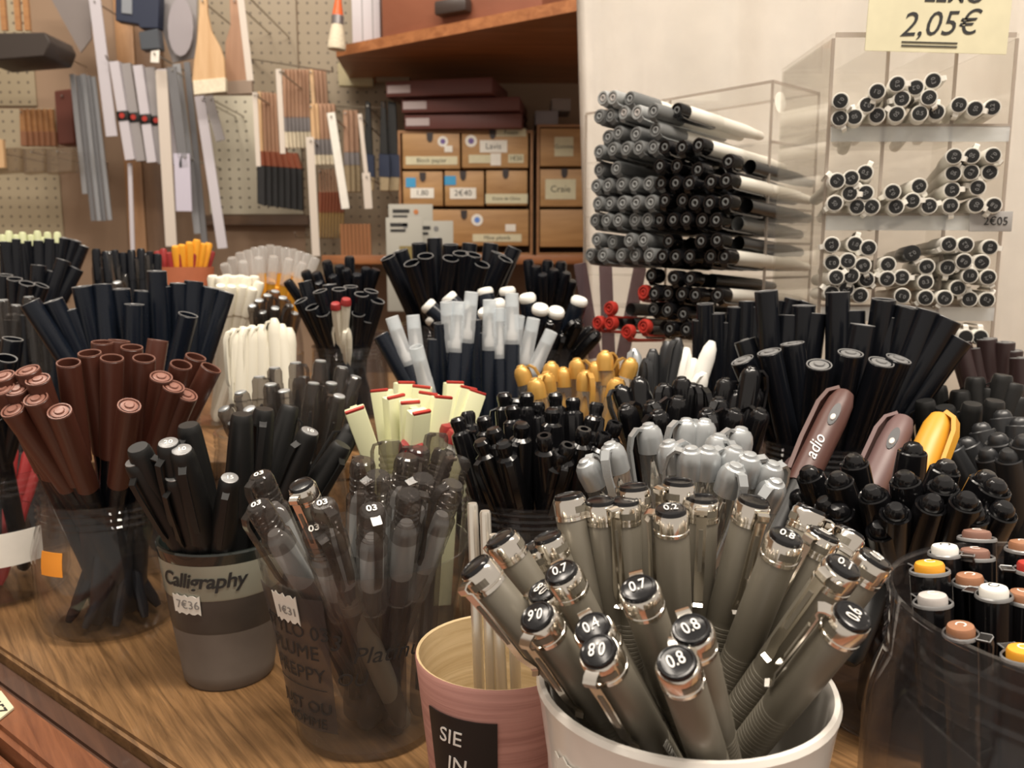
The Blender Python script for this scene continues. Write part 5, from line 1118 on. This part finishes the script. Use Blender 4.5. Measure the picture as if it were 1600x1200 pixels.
for (x, y, Y_), w_ in zip(((438, 112, 2.0), (518, 182, 2.0), (486, 220, 2.0), (563, 184, 2.0), (573, 276, 2.0), (399, 149, 2.0), (317, 2, 2.0), (367, 2, 2.06), (51, 238, 2.1), (91, 237, 2.1), (5, 240, 2.1), (149, 3, 2.14), (290, 246, 2.1),
                 (404, 148, 2.08), (486, 167, 2.06), (444, 112, 2.14), (540, 177, 2.16), (486, 113, 2.2), (575, 166, 2.08), (34, 175, 2.18), (500, 268, 2.2), (383, -10, 1.97), (242, 84, 2.06), (98, 150, 2.24), (317, 156, 2.1), (330, 155, 2.1), (270, 110, 2.1)), ('left middle-bundle price strip', 'bright white price strip', 'long cream price strip', 'narrow cream strip', 'short cream strip', 'pale strip of the black-bristled bundle', 'wide pale brush', 'second wide brush', 'middle clear bag', 'rightmost clear bag', 'leftmost clear bag', 'long white ruler', 'lilac card',
                 'black-bristled bundle', 'front bundle', 'middle bundle', 'brushes right of the price strip', 'upper back bundle', 'black-handled brushes', 'left pegboard brushes', 'thin round brushes', 'topmost white strip', 'small white tag', 'dull red case', 'long lilac-white ruler', 'short grey ruler', 'dark steel ruler')):
    a_ = V(x, y, Y_); b_ = Vector((a_.x, YB+.002, a_.z))
    put('peg_hook', tube('peg_hook', [a_-Vector((0, .006, 0)), b_], .0022, HOOK), None, 'short metal peg hook behind the '+w_, 'hook', 'short peg hooks')
# round brush with orange top at the shelf end
a, b = V(529, -10, 1.98), V(526, 78, 1.98); L = (a-b).length
t = thing('paint_brush', 'round paint brush with orange collar by the shelf end', 'brush', frame(b, a-b))
put('bristles', lathe('bristles', [(0, 0), (.020, .001), (.021, .01), (.013, L*.46), (0, L*.46)], CRB, 18), t)
put('ferrule', lathe('ferrule', [(0, L*.45), (.014, L*.45), (.014, L*.60), (.012, L*.62), (0, L*.62)], FE, 18), t)
put('handle', lathe('handle', [(0, L*.60), (.013, L*.60), (.008, L*.85), (.006, L*1.1), (0, L*1.1)], mat('orange_lacquer', (.75, .13, .03), .3), 18), t)
poly('bag', 'clear bag with header card hung below the shelf', 'bag', [(527, 98), (582, 98), (583, 134), (529, 134)], 2.28, .02, mat('cream_header', (.46, .40, .24), .6), bev=.001)
poly('bag', 'brown packet under the shelf beside the header card', 'bag', [(586, 96), (640, 98), (640, 128), (588, 128)], 2.27, .02, mat('brown_packet', (.22, .16, .10), .6), bev=.001)
# left pegboard goods
for i in range(6):
    x = 30+i*9
    brush('orange-brown flat brush on the left pegboard, '+('leftmost' if i == 0 else 'rightmost' if i == 5 else ORD[i]+' from left'), 'brush', 'brushes on the left pegboard', [(x, 170), (x+6, 170), (x+9, 206), (x+1, 206)], 2.18+.012*i, .012, wood('orange_handle', (.36, .17, .07), (.46, .24, .1), 4), [(x+1, 205), (x+10, 205), (x+11, 228), (x+2, 228)], TAN)
BAGM = clear('clear_bag', (.8, .75, .68), .35, (.4, .32, .24), .15)
for i, (x0, x1) in enumerate(((34, 68), (70, 112), (-20, 30))):
    poly('clear_bag', 'clear bag of small goods hung under the left brushes, '+('middle', 'rightmost', 'leftmost')[i], 'bag', [(x0, 232), (x1, 230), (x1+2, 268), (x0+2, 272)], 2.1, .03, BAGM, 'clear bags on the left pegboard', bev=.003)
for i, (x0, x1) in enumerate(((-10, 14),)): poly('spatula', 'pale orange wooden tool at the left pegboard edge', 'tool', [(-12, 215), (4, 218), (7, 262), (-12, 262)], 2.08, .01, WH)
# paper note on the lower ledge
nz = -.0036
ps = [G(x, y, nz) for x, y in ((-60, 1085), (2, 1082), (22, 1108), (-30, 1150))]
bm = bmesh.new(); f = bm.faces.new([bm.verts.new(p) for p in ps]); r_ = bmesh.ops.extrude_face_region(bm, geom=[f]); bmesh.ops.translate(bm, vec=(0, 0, .001), verts=[v for v in r_['geom'] if isinstance(v, bmesh.types.BMVert)])
o = put('paper_note', fin(bm, 'paper_note', CREAMP), None, 'cream paper note reading 157 on the counter moulding', 'note')
c_ = G(4, 1108, nz); put('lettering', text_me('157', .010, INK, shear=.2), o, M=T3(c_.x-.004, c_.y, nz+.0014) @ Matrix.Rotation(math.radians(-45), 4, 'Z'))
